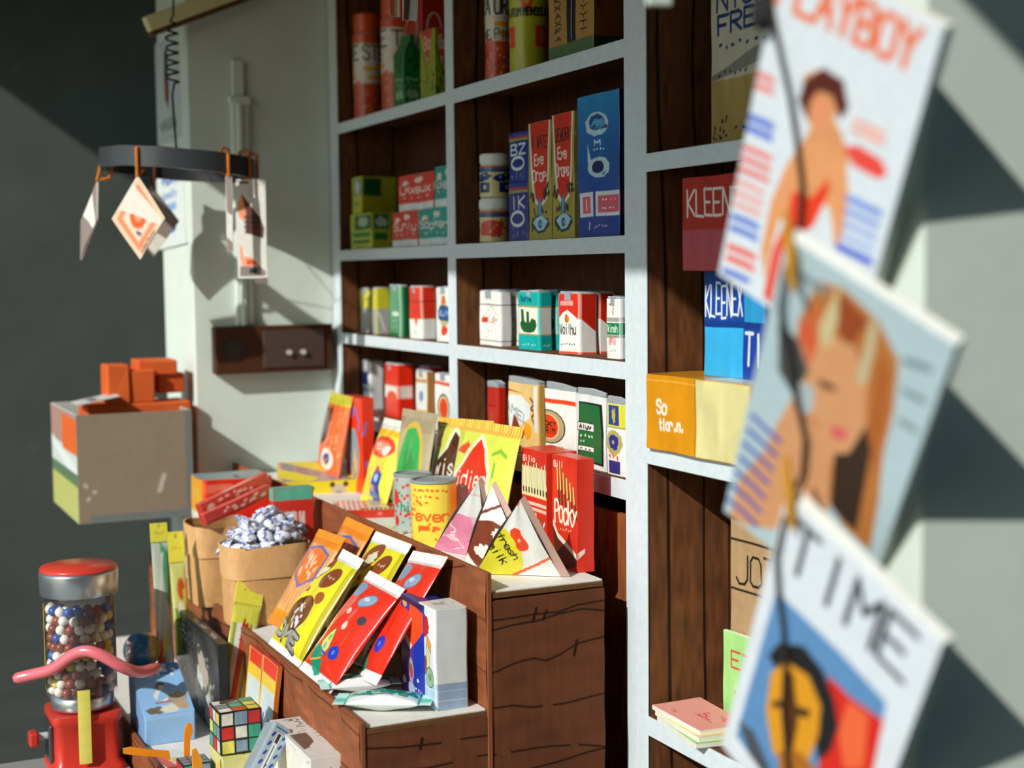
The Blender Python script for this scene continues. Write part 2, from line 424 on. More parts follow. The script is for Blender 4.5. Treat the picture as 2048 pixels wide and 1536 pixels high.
def pillow(w, h, t, cv, back=None, crimp=.07, cols=None, jag=True, cols_b=None):
    """sealed bag: front canvas bulging to -y, flat crimped ends"""
    mb = MB()
    u = np.linspace(0, 1, cv.nx)[None, :]; v = np.linspace(0, 1, cv.ny)[:, None]
    vv = np.clip((v-crimp)/(1-2*crimp), 0, 1)
    prof = (1-np.abs(2*u-1)**3.0)**.6*(np.sin(vv*PI)**.45)
    wr = 1+.07*np.sin(u*9+v*14)+.05*np.sin(u*23-v*9)
    cr = ((v < crimp) | (v > 1-crimp))*(.0007*np.sin(u*w/.0022*PI))
    pinch = 1-.05*np.sin(vv*PI)**.6
    X = (u-.5)*w*pinch+0*v; Z = v*h+0*u
    Yf = -(t/2)*prof*wr-cr-.0004; Yb = (t/2)*prof*wr-cr+.0004
    mb.grid(np.stack([X, Yf, Z], -1), cv.a)
    bcol = hx(back) if back is not None else cv.a.mean((0, 1))
    mb.grid(np.stack([X, Yb, Z], -1), np.tile(bcol, (cv.ny, cv.nx, 1)), flip=True)
    A = np.stack([X, Yf, Z], -1); B = np.stack([X, Yb, Z], -1)
    for s_ in (0, -1):
        q = np.stack([A[:, s_], B[:, s_]], 1); mb.grid(q, np.repeat(cv.a[:, s_][:, None], 2, 1), flip=(s_ == -1), smooth=False)
        q = np.stack([A[s_], B[s_]], 0); mb.grid(q, np.repeat(cv.a[s_][None], 2, 0), flip=(s_ == 0), smooth=False)
    return mb
def place(o, M4): o.matrix_world = M4; return o
# ---------------------------------------------------------------- light and air
w = bpy.data.worlds.new('sky'); SC.world = w; w.use_nodes = True; nt = w.node_tree
bg = nt.nodes['Background']; sk = nt.nodes.new('ShaderNodeTexSky'); sk.sky_type = 'NISHITA'; sk.sun_disc = False
sk.sun_elevation = math.radians(32); sk.sun_rotation = math.radians(150); sk.ozone_density = 1.0
tn = nt.nodes.new('ShaderNodeMix'); tn.data_type = 'RGBA'; tn.blend_type = 'MULTIPLY'; tn.inputs['Factor'].default_value = 1; tn.inputs['B'].default_value = (.86, 1.0, 1.0, 1)
nt.links.new(sk.outputs[0], tn.inputs['A']); nt.links.new(tn.outputs['Result'], bg.inputs['Color']); bg.inputs['Strength'].default_value = .115
sd = bpy.data.lights.new('sun', 'SUN'); so = bpy.data.objects.new('sun', sd); COL.objects.link(so)
sd.energy = 3.6; sd.color = (1.0, .975, .91); sd.angle = math.radians(.7)
SUND = Vector((-.53, 1.0, -.72)).normalized()
so.rotation_euler = SUND.to_track_quat('-Z', 'Y').to_euler(); so.location = (1.5, -3, 4)
vs = SC.view_settings; vs.view_transform = 'Standard'; vs.look = 'None'; vs.gamma = 1; vs.use_curve_mapping = False; vs.exposure = 0.1

# ---------------------------------------------------------------- the setting
XL = -3.0; XR = -.813; YF = -.30; DEP = .13
def struct(o): o['kind'] = 'structure'; return o
struct(MB().box(-5.2, -4.5, -.05, 2.6, 1.6, 0, '#484c48', 0).make('floor', mat('fabric')))
cvw = Cv(5.2, 3.2, '#33363b', .02); cvw.a[:] = hx('#50554f')
cvw.speck(70, '#5c6a55', .012, ln=.004)
mb = MB().quadcv((-4.7, -3.6, 0), (0, 5.2, 0), (0, 0, 3.2), cvw); mb.box(-4.8, -3.6, 0, -4.702, 1.6, 3.2, '#484c48', 0)
struct(mb.make('wall_back', mat('fabric')))
WHT = '#d9e4da'
mb = MB().box(XL-.27, YF, 0, XL, .30, 1.66, WHT, .003); struct(mb.make('wall_left', mat('wall'), None, .0015))
mb = MB().box(XR-.11, YF, 0, XR, .30, 1.95, WHT, .003); struct(mb.make('wall_right', mat('wall'), None, .001))
mb = MB().box(XL, .30, 0, XR, .33, 1.95, '#5a3a26', 0); struct(mb.make('wall_rear', mat('wall')))
struct(MB().box(1.3, -4.5, 0, 1.36, 1.6, 2.9, '#2a2c2c', 0).make('sky_blocker', mat('fabric')))  # added dark sheet out of view, blocks low sky light from +x
# pilaster strips on the left wall
a = P(462, 300, 'X', XL); b = P(497, 300, 'X', XL); ztop = P(480, 205, 'X', XL)[2]
zlo = P(480, 652, 'X', XL)[2]
mb = MB().box(XL, a[1], zlo, XL+.012, b[1], ztop, WHT, .003); mb.box(XL+.012, a[1]+.010, zlo, XL+.020, a[1]+.020, ztop-.004, WHT, .002)
mb.box(XL, a[1]+.004, ztop, XL+.008, b[1]-.008, ztop+.085, WHT, .002)
mb.box(XL, a[1]-.004, ztop-.004, XL+.015, b[1]+.003, ztop+.012, WHT, .002)
struct(mb.make('trim_1', mat('wall')))
struct(MB().box(-2.2, -4.5, 0, 1.3, -.66, .012, '#b0aea6', 0).make('floor', mat('wall')))  # added pale slab out of view, bounces light up onto the shaded fronts
# canopy over the stall front (its front edge throws the long shadow line)
mb = MB().box(-3.35, -.97, 1.69, .9, .32, 1.72, '#4a4030', .002)
for k in range(9): mb.box(-3.3+k*.5, -.95, 1.665, -3.27+k*.5, .3, 1.69, '#5c4c30', .002)
mb.box(-5.0, -1.14, 2.05, -3.4, .3, 2.09, '#d9d2b0', .002)  # added unseen eave, only there to shade the upper backdrop
struct(mb.make('ceiling_and_shade_eave', mat('wood')))
# sloping rafter on the left wall
A = P(312, 46, 'X', XL+.032); B = P(492, -20, 'X', XL+.018)
dv = B-A; L_ = np.linalg.norm(dv); dv /= L_; nz = np.cross(dv, [1, 0, 0]); nz = nz/np.linalg.norm(nz)
if nz[2] < 0: nz = -nz
side = np.cross(dv, nz)
mb = MB(); mb.box(-.02, -.012, -.012, L_*1.5, .012, .018, '#efe7ae', .002); mb.box(-.02, -.016, -.021, L_*1.5, .010, -.012, '#6b4a28', .001)
o = mb.make('trim_2', mat('wood')); struct(o)
o.matrix_world = Matrix(((dv[0], side[0], nz[0], A[0]), (dv[1], side[1], nz[1], A[1]), (dv[2], side[2], nz[2], A[2]), (0, 0, 0, 1)))

# ---------------------------------------------------------------- bookcases
EDGE = '#d3dee3'; WOODC = '#6c4328'; INK = '#1c0f0a'
S1, S2, S3, S4 = 1.309, 1.047, .876, .714
R1, R2, R3 = 1.153, .765, .399
TH = .0245; ZT = 1.66
def ledge(px, py): return P(px, py, 'Y', 0)[0]
xa0, xa1 = ledge(671, 660), ledge(684, 660)        # outer left board
xb0, xb1 = ledge(901, 640), ledge(914, 640)        # middle board
xc0, xc1, xc2 = ledge(1254.5, 500), ledge(1275, 500), ledge(1294.5, 500)
xa0 = XL+.004
def woodface(w, h, n, p=.0025, vert=True, knots=.3, iw=.0022, base=WOODC, amp=.02):
    c = Cv(w, h, base, p); c.brush(.10, .006, vert); c.grain(n, INK, iw, vert, amp, knots); return c
def upright(name, x0, x1, parent, z0=0.02, face=True, n=2):
    """vertical board: white front edge, brown inked sides"""
    mb = MB(); d = DEP+.02
    mb.box(x0, 0, z0, x1, d, ZT, WOODC, .0005)
    cv = woodface(d, ZT-z0, n, .0018, True, .3, .0048, WOODC, .06); mb.quadcv((x1, .001, z0), (0, d-.002, 0), (0, 0, ZT-z0), cv, .0006)
    cv = woodface(d, ZT-z0, n, .004); mb.quadcv((x0, d-.001, z0), (0, -(d-.002), 0), (0, 0, ZT-z0), cv, .0006)
    o = mb.make(name, mat('wood'), parent)
    e = MB().box(x0-.0015, -.003, z0, x1+.0015, 0, ZT, EDGE, .0008).make('edge_strip', mat('paper'), o, .0008); return o
def shelf(x0, x1, z, parent, th=TH, tilt=0, ragged=True):
    mb = MB().box(x0, .0, z-.006, x1, DEP, z-.0005, WOODC, .0003)
    cv = woodface(x1-x0, DEP, 2, .004, False, 0); mb.quadcv((x0, .001, z), (x1-x0, 0, 0), (0, DEP-.002, 0), cv, 0)
    if ragged:                                         # torn corrugated underside
        n = 60; xs = np.linspace(x0, x1, n); zz = z-.0085-.0025*np.abs(np.sin(np.arange(n)*1.3))
        mb.box(x0, .001, z-.0085, x1, .012, z-.006, '#9a6a48', .0002)
    o = mb.make('shelf', mat('wood'), parent)
    e = MB().box(x0+.0005, -.0035, z-th, x1-.0005, -.0006, z-.001, EDGE, .0006).make('edge_strip', mat('paper'), o, .0006)
    return o
bcA = tag(empty('bookcase', (-2.37, 0, 0)), 'tall brown wooden bookcase with white shelf edges, two columns wide, behind the stepped counter', 'bookcase')
bcB = tag(empty('bookcase', (-1.32, 0, 0)), 'brown bookcase with white edges behind the hanging magazines, holding tissue boxes', 'bookcase')
def local(o, par): o.location = -par.location; return o
def back(x0, x1, par, n=7):
    cv = woodface(x1-x0, ZT-.02, n, .004, True, .2, .0022, '#4c2c19'); mb = MB().box(x0, DEP, .02, x1, DEP+.012, ZT, '#5f3319', 0)
    mb.quadcv((x0, DEP-.0006, .02), (x1-x0, 0, 0), (0, 0, ZT-.02), cv, 0); return local(mb.make('back_panel', mat('wood'), par), par)
for x0, x1 in ((xa0, xa1), (xb0, xb1), (xc0, xc1-.0012)): local(upright('side_panel', x0, x1, bcA), bcA)
for z in (S1, S2, S3, S4):
    local(shelf(xa1, xb0, z, bcA, .0225 if z != S4 else .028), bcA); local(shelf(xb1, xc0, z, bcA, .025 if z != S4 else .029), bcA)
back(xa0, xc1-.002, bcA, 14)
# closed brown board below the lowest shelf
cv = woodface(xc0-xb1, S4-.075, 9, .0016, True, .1, .0016, '#95562c')
mb = MB().box(xb1, .012, .02, xc0, .02, S4-.055, '#95562c', .0005); mb.quadcv((xb1, .0115, .02), (xc0-xb1, 0, 0), (0, 0, S4-.075), cv, 0)
local(mb.make('lower_panel', mat('wood'), bcA), bcA)
XB3 = XR-.11
for x0, x1 in ((xc1+.0004, xc2), (XB3-.03, XB3-.004)): local(upright('side_panel', x0, x1, bcB, n=3), bcB)
for z, th in ((R1, .025), (R2, .023), (R3, .027)): local(shelf(xc2, XB3-.03, z, bcB, th), bcB)
back(xc1+.002, XB3-.004, bcB, 8)

# ---------------------------------------------------------------- stepped counter
XE = -1.7214; T1, T2, T3 = .586, .432, .272
YB, Y1, Y2, Y3 = -.055, -.229, -.404, -.575
cnt = tag(empty('stepped_counter', (XE-.6, -.3, 0)), 'dark brown stepped display counter with inked wood grain, stacked with sweets and snacks', 'counter')
CB = '#673c26'; CL = '#8c5132'
XL2 = XL+.002
def cpart(name, mb, m='wood', wob=.0006): o = mb.make(name, mat(m), cnt, wob); return local(o, cnt)
def panel(y0, y1, ztop, n, first=False):
    h = ztop; w_ = y1-y0
    cv = Cv(w_, h, CB, .0012); cv.brush(.06, .01, False); 
    return cv
# end panel pieces (facing the viewer)
cv1 = Cv(YB-Y1-.004, T1-.012, CB, .0012).brush(.05, .012, False)
def hz(c, pts, w=.0024): c.line(pts, '#26140d', w)
H = T1-.012
def ev(py):                                             # photo y on the end panel -> canvas v
    return P(1090, py, 'X', XE)[2]/H
for pts in ([(0, 1228), (.18, 1229), (.4, 1226), (.6, 1226), (.75, 1218), (1, 1215)], [(0, 1248), (.2, 1243), (.4, 1240), (.6, 1230), (.8, 1227), (1, 1236)],
            [(0, 1333), (.2, 1320), (.38, 1314), (.48, 1321), (.6, 1312), (.75, 1297), (1, 1289)], [(0, 1400), (.2, 1402), (.35, 1411), (.65, 1412), (1, 1405)],
            [(0, 1493), (.2, 1494), (.5, 1493), (.75, 1500), (1, 1514)], [(.3, 1534), (.6, 1526), (1, 1516)], [(0, 1580), (.5, 1590), (1, 1570)], [(0, 1660), (.5, 1650), (1, 1665)]):
    hz(cv1, [(u, ev(y)) for u, y in pts])
for u, y0, y1 in ((.38, 1215, 1240), (.47, 1222, 1238), (.74, 1290, 1318)): hz(cv1, [(u+.02, ev(y0)), (u-.01, ev(y1))], .0042)
mb = MB().box(XE-.006, Y1+.004, .0, XE-.0005, YB, H, CB, .0008); mb.quadcv((XE, Y1+.004, 0), (0, YB-Y1-.004, 0), (0, 0, H), cv1, 0)
cpart('end_panel', mb)
H2 = T2-.010
cv2 = Cv(Y1-Y2, H2, CB, .0012).brush(.05, .012, False)
def ev2(py): return P(850, py, 'X', XE)[2]/H2
for pts in ([(0, 1478), (.3, 1488), (.6, 1490), (1, 1491)], [(0, 1533), (.5, 1536), (1, 1530)], [(0, 1600), (.5, 1590), (1, 1606)], [(0, 1680), (1, 1675)]): hz(cv2, [(u, ev2(y)) for u, y in pts])
hz(cv2, [(.47, ev2(1476)), (.45, ev2(1496))], .004)
mb = MB().box(XE-.006, Y2+.004, 0, XE-.0005, Y1, H2, CB, .0008); mb.quadcv((XE, Y2+.004, 0), (0, Y1-Y2-.004, 0), (0, 0, H2), cv2, 0)
cpart('end_panel', mb)
H3 = T3-.01; cv3 = Cv(Y2-Y3, H3, CB, .002).brush(.05, .012, False).grain(5, '#26140d', .0024, False, .02)
mb = MB().box(XE-.006, Y3+.004, 0, XE-.0005, Y2, H3, CB, .0008); mb.quadcv((XE, Y3+.004, 0), (0, Y2-Y3-.004, 0), (0, 0, H3), cv3, 0)
cpart('end_panel', mb)
Ln = XE-XL2
def riser(y, z0, z1, n):
    cv = Cv(Ln, z1-z0, CL, .0016).brush(.07, .008, False); cv.grain(n, '#3a1d10', .0016, False, .06)
    mb = MB().box(XL2, y, z0, XE+.001, y+.007, z1, CL, .001); mb.quadcv((XL2, y-.0004, z0), (Ln, 0, 0), (0, 0, z1-z0), cv, 0)
    cv = Cv(.007, z1-z0, '#7a5232', .001); cpart('riser', mb, 'wood', .0009)
riser(Y1, 0, .611, 12); riser(Y2, 0, .4385, 9); riser(Y3, 0, .281, 8)
for z, y0, y1 in ((T1, Y1+.007, YB), (T2, Y2+.007, Y1), (T3, Y3+.007, Y2)):
    mb = MB().box(XL2, y0, z-.010, XE-.001, y1, z-.003, '#6b4a2c', .0006)
    cpart('tread', mb)
    mb = MB().box(XL2, y0+.001, z-.003, XE-.003, y1-.001, z, '#e4e2da', .0006); cpart('tread_lining', mb, 'paper', 0)
# ================================================================= things on the shelves
WH = '#eef0ea'
def art_band(*bands):
    def f(Fc, R):
        for c in (Fc, R):
            for y0, y1, col in bands: c.rect(0, y0, 1, y1, col)
    return f

# ---- top shelf, left column
def can(name, label, cat, xl, xr, yt, yb_z, yc, art, cap='#d8521f', caph=.2, base='#d4501e', group=None, p=.0016, m='gloss', h=None):
    A = P(xl, 200 if yt < 0 else yt, 'Y', yc); cx_px = (xl+xr)/2
    c = P(cx_px, yt, 'Y', yc); dist = np.linalg.norm(c-CAM)
    dpt = (c-CAM)@_d; r = (xr-xl)/2/F*dpt
    ht = h or (c[2]-yb_z)
    cv = Cv(2*PI*r, ht*(1-caph), base, p); art(cv); cv.brush(.03)
    t = tag(empty(name, (c[0], c[1], yb_z)), label, cat, group)
    MB().cyl(r, ht*(1-caph), cv, top='#bfc2c2', b=.002).make('body', mat(m), t, .0003)
    MB().cyl(r*.92, ht*caph, None, top=cap, b=.004, z0=ht*(1-caph)).make('cap', mat(m), t) if False else None
    k = Cv(2*PI*r, ht*caph, cap, .004); MB().cyl(r*.95, ht*caph, k, top=cap, b=.004, z0=ht*(1-caph)-.0005).make('cap', mat(m), t)
    return t
def spray_art(word, second=None):
    def f(c):
        c.rect(0, .66, 1, .9, '#e3ddd0').rect(0, .9, 1, 1, '#d8521f'); c.rect(0, .42, 1, .66, '#e0d8c6')
        for k in range(3):
            o = k/3-.17
            c.text(word, o+.02, .70, .27, .17, '#1d2430', .0034, jit=.03)
            c.rect(o+.02, .57, o+.2, .62, '#e8a32c').rect(o+.08, .47, o+.26, .52, '#e8a32c')
            c.line([(o, .30), (o+.3, .44)], '#d9552f', .006).line([(o, .18), (o+.3, .32)], '#b83a22', .006).speck(14, '#ead9c4', .002, o, .05, o+.3, .36, .02)
            if second: c.text(second, o+.02, .44, .28, .1, '#1d2430', .002)
    return f
can('spray_can', 'orange and white spray can at the left end of the top shelf, left column', 'spray can', 705, 762, 28, S1, .045, spray_art('STE'), caph=.2, group='orange spray cans on the top shelf')
can('spray_can', 'taller orange and white spray can, second from left on the top shelf', 'spray can', 760, 822, -22, S1, .055, spray_art('TE'), caph=.24, group='orange spray cans on the top shelf')
can('spray_can', 'orange can with black pine lettering at the left of the top shelf, middle column', 'spray can', 968, 1020, -95, S1, .05, spray_art('ORA', 'PINE'), caph=.24, group='orange spray cans on the top shelf')
def yc_art(c):
    for k in range(3):
        o = k/3-.16
        c.ell(o+.03, .78, .06, .2, '#e2531f').ell(o+.03, .78, .03, .12, '#f0b23a')
        c.text('MENSOLATUM', o, .56, .31, .07, '#161c16', .0028).rect(o+.1, .26, o+.26, .46, '#dd4a1c').text('Ai', o+.15, .3, .06, .11, '#f0a56a', .002)
can('yellow_tin', 'tall yellow tin with a red square beside the orange can on the top shelf', 'tin', 1017, 1096, -70, S1, .055, yc_art, cap='#b9b53a', caph=.05, base='#c2bf33', p=.0014)
def redcart(Fc, R):
    for c in (Fc, R):
        c.ell(.5, .62, .3, .12, None, ol='#efe3dc', ow=.003); c.scrib(.2, .4, .6, .16, '#efe3dc', .003).rect(0, 0, 1, .2, '#d8643e')
carton('red_carton', 'large dark red carton standing behind the green one on the top shelf', 'carton', 800, 842, 886, -45, .06, S1, redcart, base='#b62a18', top='#8e1e12', d=.05, p=.002)
def greencart(Fc, R):
    for c in (Fc, R):
        c.speck(26, '#0e3d1c', .004, 0, .5, 1, .95, .06); c.speck(20, '#8fc79a', .002, .1, .1, .9, .45, .06); c.line([(.1, .4), (.9, .38)], '#bfe0c0', .002)
        c.scrib(.15, .12, .7, .14, '#cfe6cf', .002)
def gable(h):
    def f(V):
        k = np.clip((V[:, 2]/h-.82)/.18, 0, 1); V = V.copy(); V[:, 1] *= 1-.75*k; return V
    return f
carton('green_carton', 'green carton with a gabled top standing on the top shelf, left column', 'carton', 786, 806, 842, 66, .022, S1, greencart, base='#1f7a36', top='#2b8a40', deform=gable(.125), p=.0016, d=.035)
def yr_art(Fc, R):
    for c in (Fc, R):
        c.poly([(.1, 1), (.9, 1), (.52, .42)], '#c8492a').text('Ba', .3, .72, .4, .18, '#ecd3c4', .003).text('r', .45, .5, .12, .14, '#ecd3c4', .002)
        c.line([(.12, .75), (.45, .38)], '#39551f', .0025).speck(18, '#3c5a1e', .003, 0, .1, .95, .4, .07)
carton('lime_box', 'lime box with a red triangle at the right end of the top shelf, left column', 'box', 839, 868, 899, 54, .018, S1, yr_art, base='#9aa52c', top='#a9b038', p=.0016, d=.03)
def asian(Fc, R):
    Fc.rect(0, 0, 1, .2, '#5f7a50'); Fc.poly([(.42, .2), (.62, .2), (.62, 1), (.42, 1)], '#1b1d1c').line([(.52, .24), (.53, 1)], '#cfd2c8', .0016)
    for i in range(7):
        y = .26+i*.1; Fc.text(random.choice('AKXZF'), .14, y, .14, .06, '#2a2115', .0018).text(random.choice('EHYNT'), .72, y, .14, .06, '#2a2115', .0018)
    R.rect(0, 0, 1, .2, '#2c3a26').ell(.35, .85, .25, .2, '#8a5a22').ell(.15, .65, .1, .1, '#6d2b16')
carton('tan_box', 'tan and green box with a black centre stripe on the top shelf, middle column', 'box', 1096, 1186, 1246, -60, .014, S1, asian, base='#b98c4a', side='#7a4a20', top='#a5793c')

# ---- second shelf, left column
def yl_top(Fc, R):
    Fc.rect(0, 0, 1, 1, '#c3c832').rect(.2, .5, 1, .95, '#6f8f6a').ell(.55, .72, .3, .18, '#cfdccb', wob=.3).text('H', .2, .2, .5, .16, '#4d7030', .003)
    R.rect(.03, .48, .55, .95, '#15501f')
def yl_low(Fc, R):
    Fc.rect(.2, .55, 1, .96, '#2c6a34').ell(.6, .76, .28, .14, '#b7ccb0', wob=.3).rect(.1, .34, .95, .48, '#3c8a38').rect(.1, .16, .9, .26, '#2f7a30').dots(.1, .02, .9, .1, 2, '#3c6a2c', .003)
    R.rect(.1, .55, .9, .98, '#3a7046').ell(.5, .76, .3, .14, '#b7ccb0', wob=.3).rect(.1, .25, .8, .45, '#3c7a44')
carton('yellow_box', 'upper yellow box with a dark green square on its side, second shelf', 'box', 702, 722, 792, 291, .012, S2+.072, yl_top, base='#a8a528', top='#b9b52e', side='#a5a022', p=.0018, h=.075, group='yellow film boxes on the second shelf')
carton('yellow_box', 'lower yellow box with two green photo labels at the left end of the second shelf', 'box', 700, 742, 783, 396, .010, S2, yl_low, base='#ccd13a', top='#b9b52e', side='#c8cc34', p=.0018, h=.0715, group='yellow film boxes on the second shelf')
def redlux(word):
    def f(Fc, R):
        for c in (Fc, R): c.rect(0, 0, 1, .2, '#e2e8ea')
        Fc.text(word, .06, .48, .86, .22, '#f2ddd8', .0034, jit=.1).dots(.1, .3, .9, .4, 4, '#f0d8d2', .003).ell(.2, .78, .1, .07, '#f2ddd8', wob=.3).ell(.6, .84, .12, .08, '#f2ddd8', wob=.3)
        R.text(word[:2], .1, .5, .8, .2, '#f2ddd8', .003)
    return f
def bxs(label, xl, xc, xr, yt, z, base, side, word, h=.064, yc=.01, group='red and teal soap boxes on the second shelf', name='soap_box'):
    return carton(name, label, 'box', xl, xc, xr, yt, yc, z, redlux(word), base=base, side=side, top='#cfd6d8', h=h, p=.0016, group=group)
bxs('upper red and white soap box stacked on the second shelf, left column', 795, 866, 872, 292, S2+.0665, '#dd3b2a', '#c22f22', 'Lkxeux', h=.066)
bxs('lower red and white soap box beside the yellow boxes on the second shelf', 783, 835, 842, 400, S2, '#d8382a', '#c22f22', 'Sunlu', h=.066)
bxs('upper teal and white soap box stacked beside the middle upright on the second shelf', 868, 912, 918, 280, S2+.0665, '#159a90', '#0f7d76', 'Gee', h=.072)
bxs('lower teal and white soap box beside the middle upright on the second shelf', 836, 900, 906, 389, S2, '#149f94', '#0f7d76', 'Sacker', h=.066, yc=.008)

# ---- second shelf, middle column
def jar(label, xl, xr, yt, z, h, art):
    c = P((xl+xr)/2, yt, 'Y', .034); r = (xr-xl)/2/F*((c-CAM)@_d)
    t = tag(empty('jar', (c[0], .034, z)), label, 'jar', 'white capped jars on the second shelf')
    cv = Cv(2*PI*r, h*.74, '#d9cf98', .001); art(cv)
    cv.rect(0, .93, 1, 1, '#b9404a').rect(0, .80, 1, .93, '#2f5a8a')
    MB().cyl(r, h*.74, cv, top='#d9cf98', b=.002).make('body', mat('gloss'), t, .0003)
    k = Cv(2*PI*r, h*.26, '#dfe4e2', .003); MB().cyl(r*1.0, h*.26, k, top='#e6eae8', b=.003, z0=h*.74+.0003).make('lid', mat('paper'), t, .0004); return t
def ja(c):
    for k in range(4):
        o = k*.25+.12; c.ell(o, .6, .09, .12, '#14306e', wob=.15).ell(o+.07, .66, .07, .12, '#14306e', wob=.2).rect(o-.02, .12, o+.13, .46, '#14306e').ell(o+.07, .3, .02, .08, '#d9cf98').ell(o-.01, .64, .02, .03, '#9fb8dd').ell(o+.06, .7, .02, .03, '#9fb8dd')
def jb(c):
    for k in range(2):
        o = k*.5; c.ell(o+.3, .62, .06, .13, '#14306e', wob=.15).ell(o+.3, .36, .07, .16, '#174a86', wob=.1).poly([(o+.38, .2), (o+.62, .18), (o+.66, .62), (o+.5, .72), (o+.39, .6)], '#d4452f').line([(o+.5, .3), (o+.58, .55)], '#e0c89a', .0022).speck(20, '#d4452f', .003, o+.38, .15, o+.66, .72, .02)
jar('upper white-capped jar with navy blots, stacked on another jar on the second shelf', 958, 1020, 262, S2+.0745, .072, ja)
jar('lower white-capped jar with a red patch on the second shelf, middle column', 958, 1020, 378, S2, .0735, jb)
def navy(a, b):
    def f(Fc, R):
        Fc.rect(0, .93, 1, 1, '#27409a').rect(0, .88, 1, .93, '#a83a54').rect(0, .83, 1, .88, '#a39a55')
        Fc.text(a, .1, .56, .75, .2, '#dfe8f0', .0036).ell(.45, .38, .34, .12, None, ol='#dfe8f0', ow=.005).rect(.3, .32, .6, .44, '#1d2c7e').speck(8, '#8f8fc8', .002, .1, .08, .9, .2, .08)
    return f
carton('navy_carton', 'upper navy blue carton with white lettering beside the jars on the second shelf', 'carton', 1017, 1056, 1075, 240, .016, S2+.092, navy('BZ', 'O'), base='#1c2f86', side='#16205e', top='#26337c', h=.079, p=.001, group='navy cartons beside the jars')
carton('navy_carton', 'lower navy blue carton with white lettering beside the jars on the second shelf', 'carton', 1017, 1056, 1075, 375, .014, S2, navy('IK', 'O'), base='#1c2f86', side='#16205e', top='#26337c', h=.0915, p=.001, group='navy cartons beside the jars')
def eye(t1, t2, t3):
    def f(Fc, R):
        Fc.poly([(.02, 1), (.98, 1), (.96, .62), (.82, .33), (.5, .26), (.22, .33), (.08, .6)], '#e8e4d6').poly([(.08, 1), (.92, 1), (.88, .62), (.76, .36), (.52, .29), (.3, .36), (.16, .62)], '#da3320')
        Fc.text(t1, .14, .78, .72, .10, '#1c1512', .0019, slant=.05).text(t2, .26, .64, .42, .09, '#f2ece4', .0028).text(t3, .18, .50, .6, .10, '#f2ece4', .0026)
        Fc.speck(26, '#3a2f18', .0045, .12, .10, .8, .26, .05).speck(10, '#3a2f18', .005, .02, .34, .28, .40, .03).speck(10, '#3a2f18', .005, .68, .36, .98, .44, .03)
        Fc.poly([(.5, .38), (.6, .28), (.56, .2), (.9, .17), (.95, .12), (.7, .06), (.4, .05), (.08, .12), (.1, .17), (.42, .2), (.4, .28)], '#12202c')
        Fc.poly([(.5, .37), (.57, .28), (.53, .19), (.45, .19), (.43, .28)], '#4fa3dc').poly([(.14, .15), (.34, .19), (.62, .2), (.88, .15), (.66, .08), (.4, .07)], '#9fd3ee').ell(.5, .13, .09, .035, '#12202c').ell(.52, .13, .05, .018, '#6fb7e2')
        R.rect(0, 0, 1, 1, '#b5a84a').line([(.5, 0), (.5, 1)], '#1a1a1a', .0022)
        R.speck(16, '#e9e2c4', .002, 0, 0, 1, 1, .03)
    return f
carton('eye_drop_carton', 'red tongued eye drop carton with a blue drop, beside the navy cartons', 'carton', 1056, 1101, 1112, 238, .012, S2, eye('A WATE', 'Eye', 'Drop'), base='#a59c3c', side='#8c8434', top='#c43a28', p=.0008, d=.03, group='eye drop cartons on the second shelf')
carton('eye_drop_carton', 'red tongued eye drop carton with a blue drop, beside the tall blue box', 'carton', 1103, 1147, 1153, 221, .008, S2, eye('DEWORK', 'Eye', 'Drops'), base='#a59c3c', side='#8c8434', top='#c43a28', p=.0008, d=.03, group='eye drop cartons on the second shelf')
def blue(Fc, R):
    n = Fc.ny; g = np.linspace(0, 1, n)[:, None, None]
    Fc.a[:] = hx('#153f98')*(1-g**1.6)+hx('#2a8fce')*g**1.6
    Fc.ell(.47, .79, .28, .085, '#bcdcea', wob=.06).ell(.47, .80, .19, .056, '#1c4f9a', wob=.1).ell(.5, .785, .17, .04, '#5aa6d2', wob=.25).text('fulus', .38, .755, .34, .025, '#0d2350', .0016)
    Fc.text('M', .42, .64, .14, .03, '#dcecf2', .003).dots(.38, .605, .68, .62, 4, '#dcecf2', .003)
    Fc.poly([(.24, .66), (.32, .55), (.36, .5), (.30, .46), (.24, .54)], '#bcdcea').ell(.52, .485, .27, .075, '#bcdcea', wob=.05).ell(.50, .487, .15, .045, '#12255c', wob=.05).poly([(.62, .42), (.7, .46), (.6, .44)], '#3a6a8a')
    Fc.rect(.04, .14, .38, .315, '#dfe6ea').rect(.11, .165, .31, .285, '#dc5f72').line([(.21, .19), (.21, .26)], '#f4dfe2', .003)
    Fc.rect(.44, .14, 1, .315, '#dfe6ea').rect(.5, .165, .99, .285, '#dc5f72').dots(.56, .25, .95, .26, 4, '#f4e4e6', .0026).dots(.56, .19, .9, .20, 4, '#f4e4e6', .0026)
    Fc.line([(.27, .05), (.28, .1)], '#e6eef2', .0022).dots(.38, .06, .74, .08, 6, '#e6eef2', .002, .4)
    R.rect(0, 0, 1, 1, '#171f4e').rect(0, .14, 1, .315, '#5c2440').line([(.15, 0), (.15, 1)], '#0a0c1e', .002)
carton('blue_box', 'tall blue box with white rings and pink panels on the second shelf', 'box', 1154, 1238, 1251, 176, .006, S2, blue, base='#1b4aa0', side='#171f4e', top='#2f86c4', p=.0009)

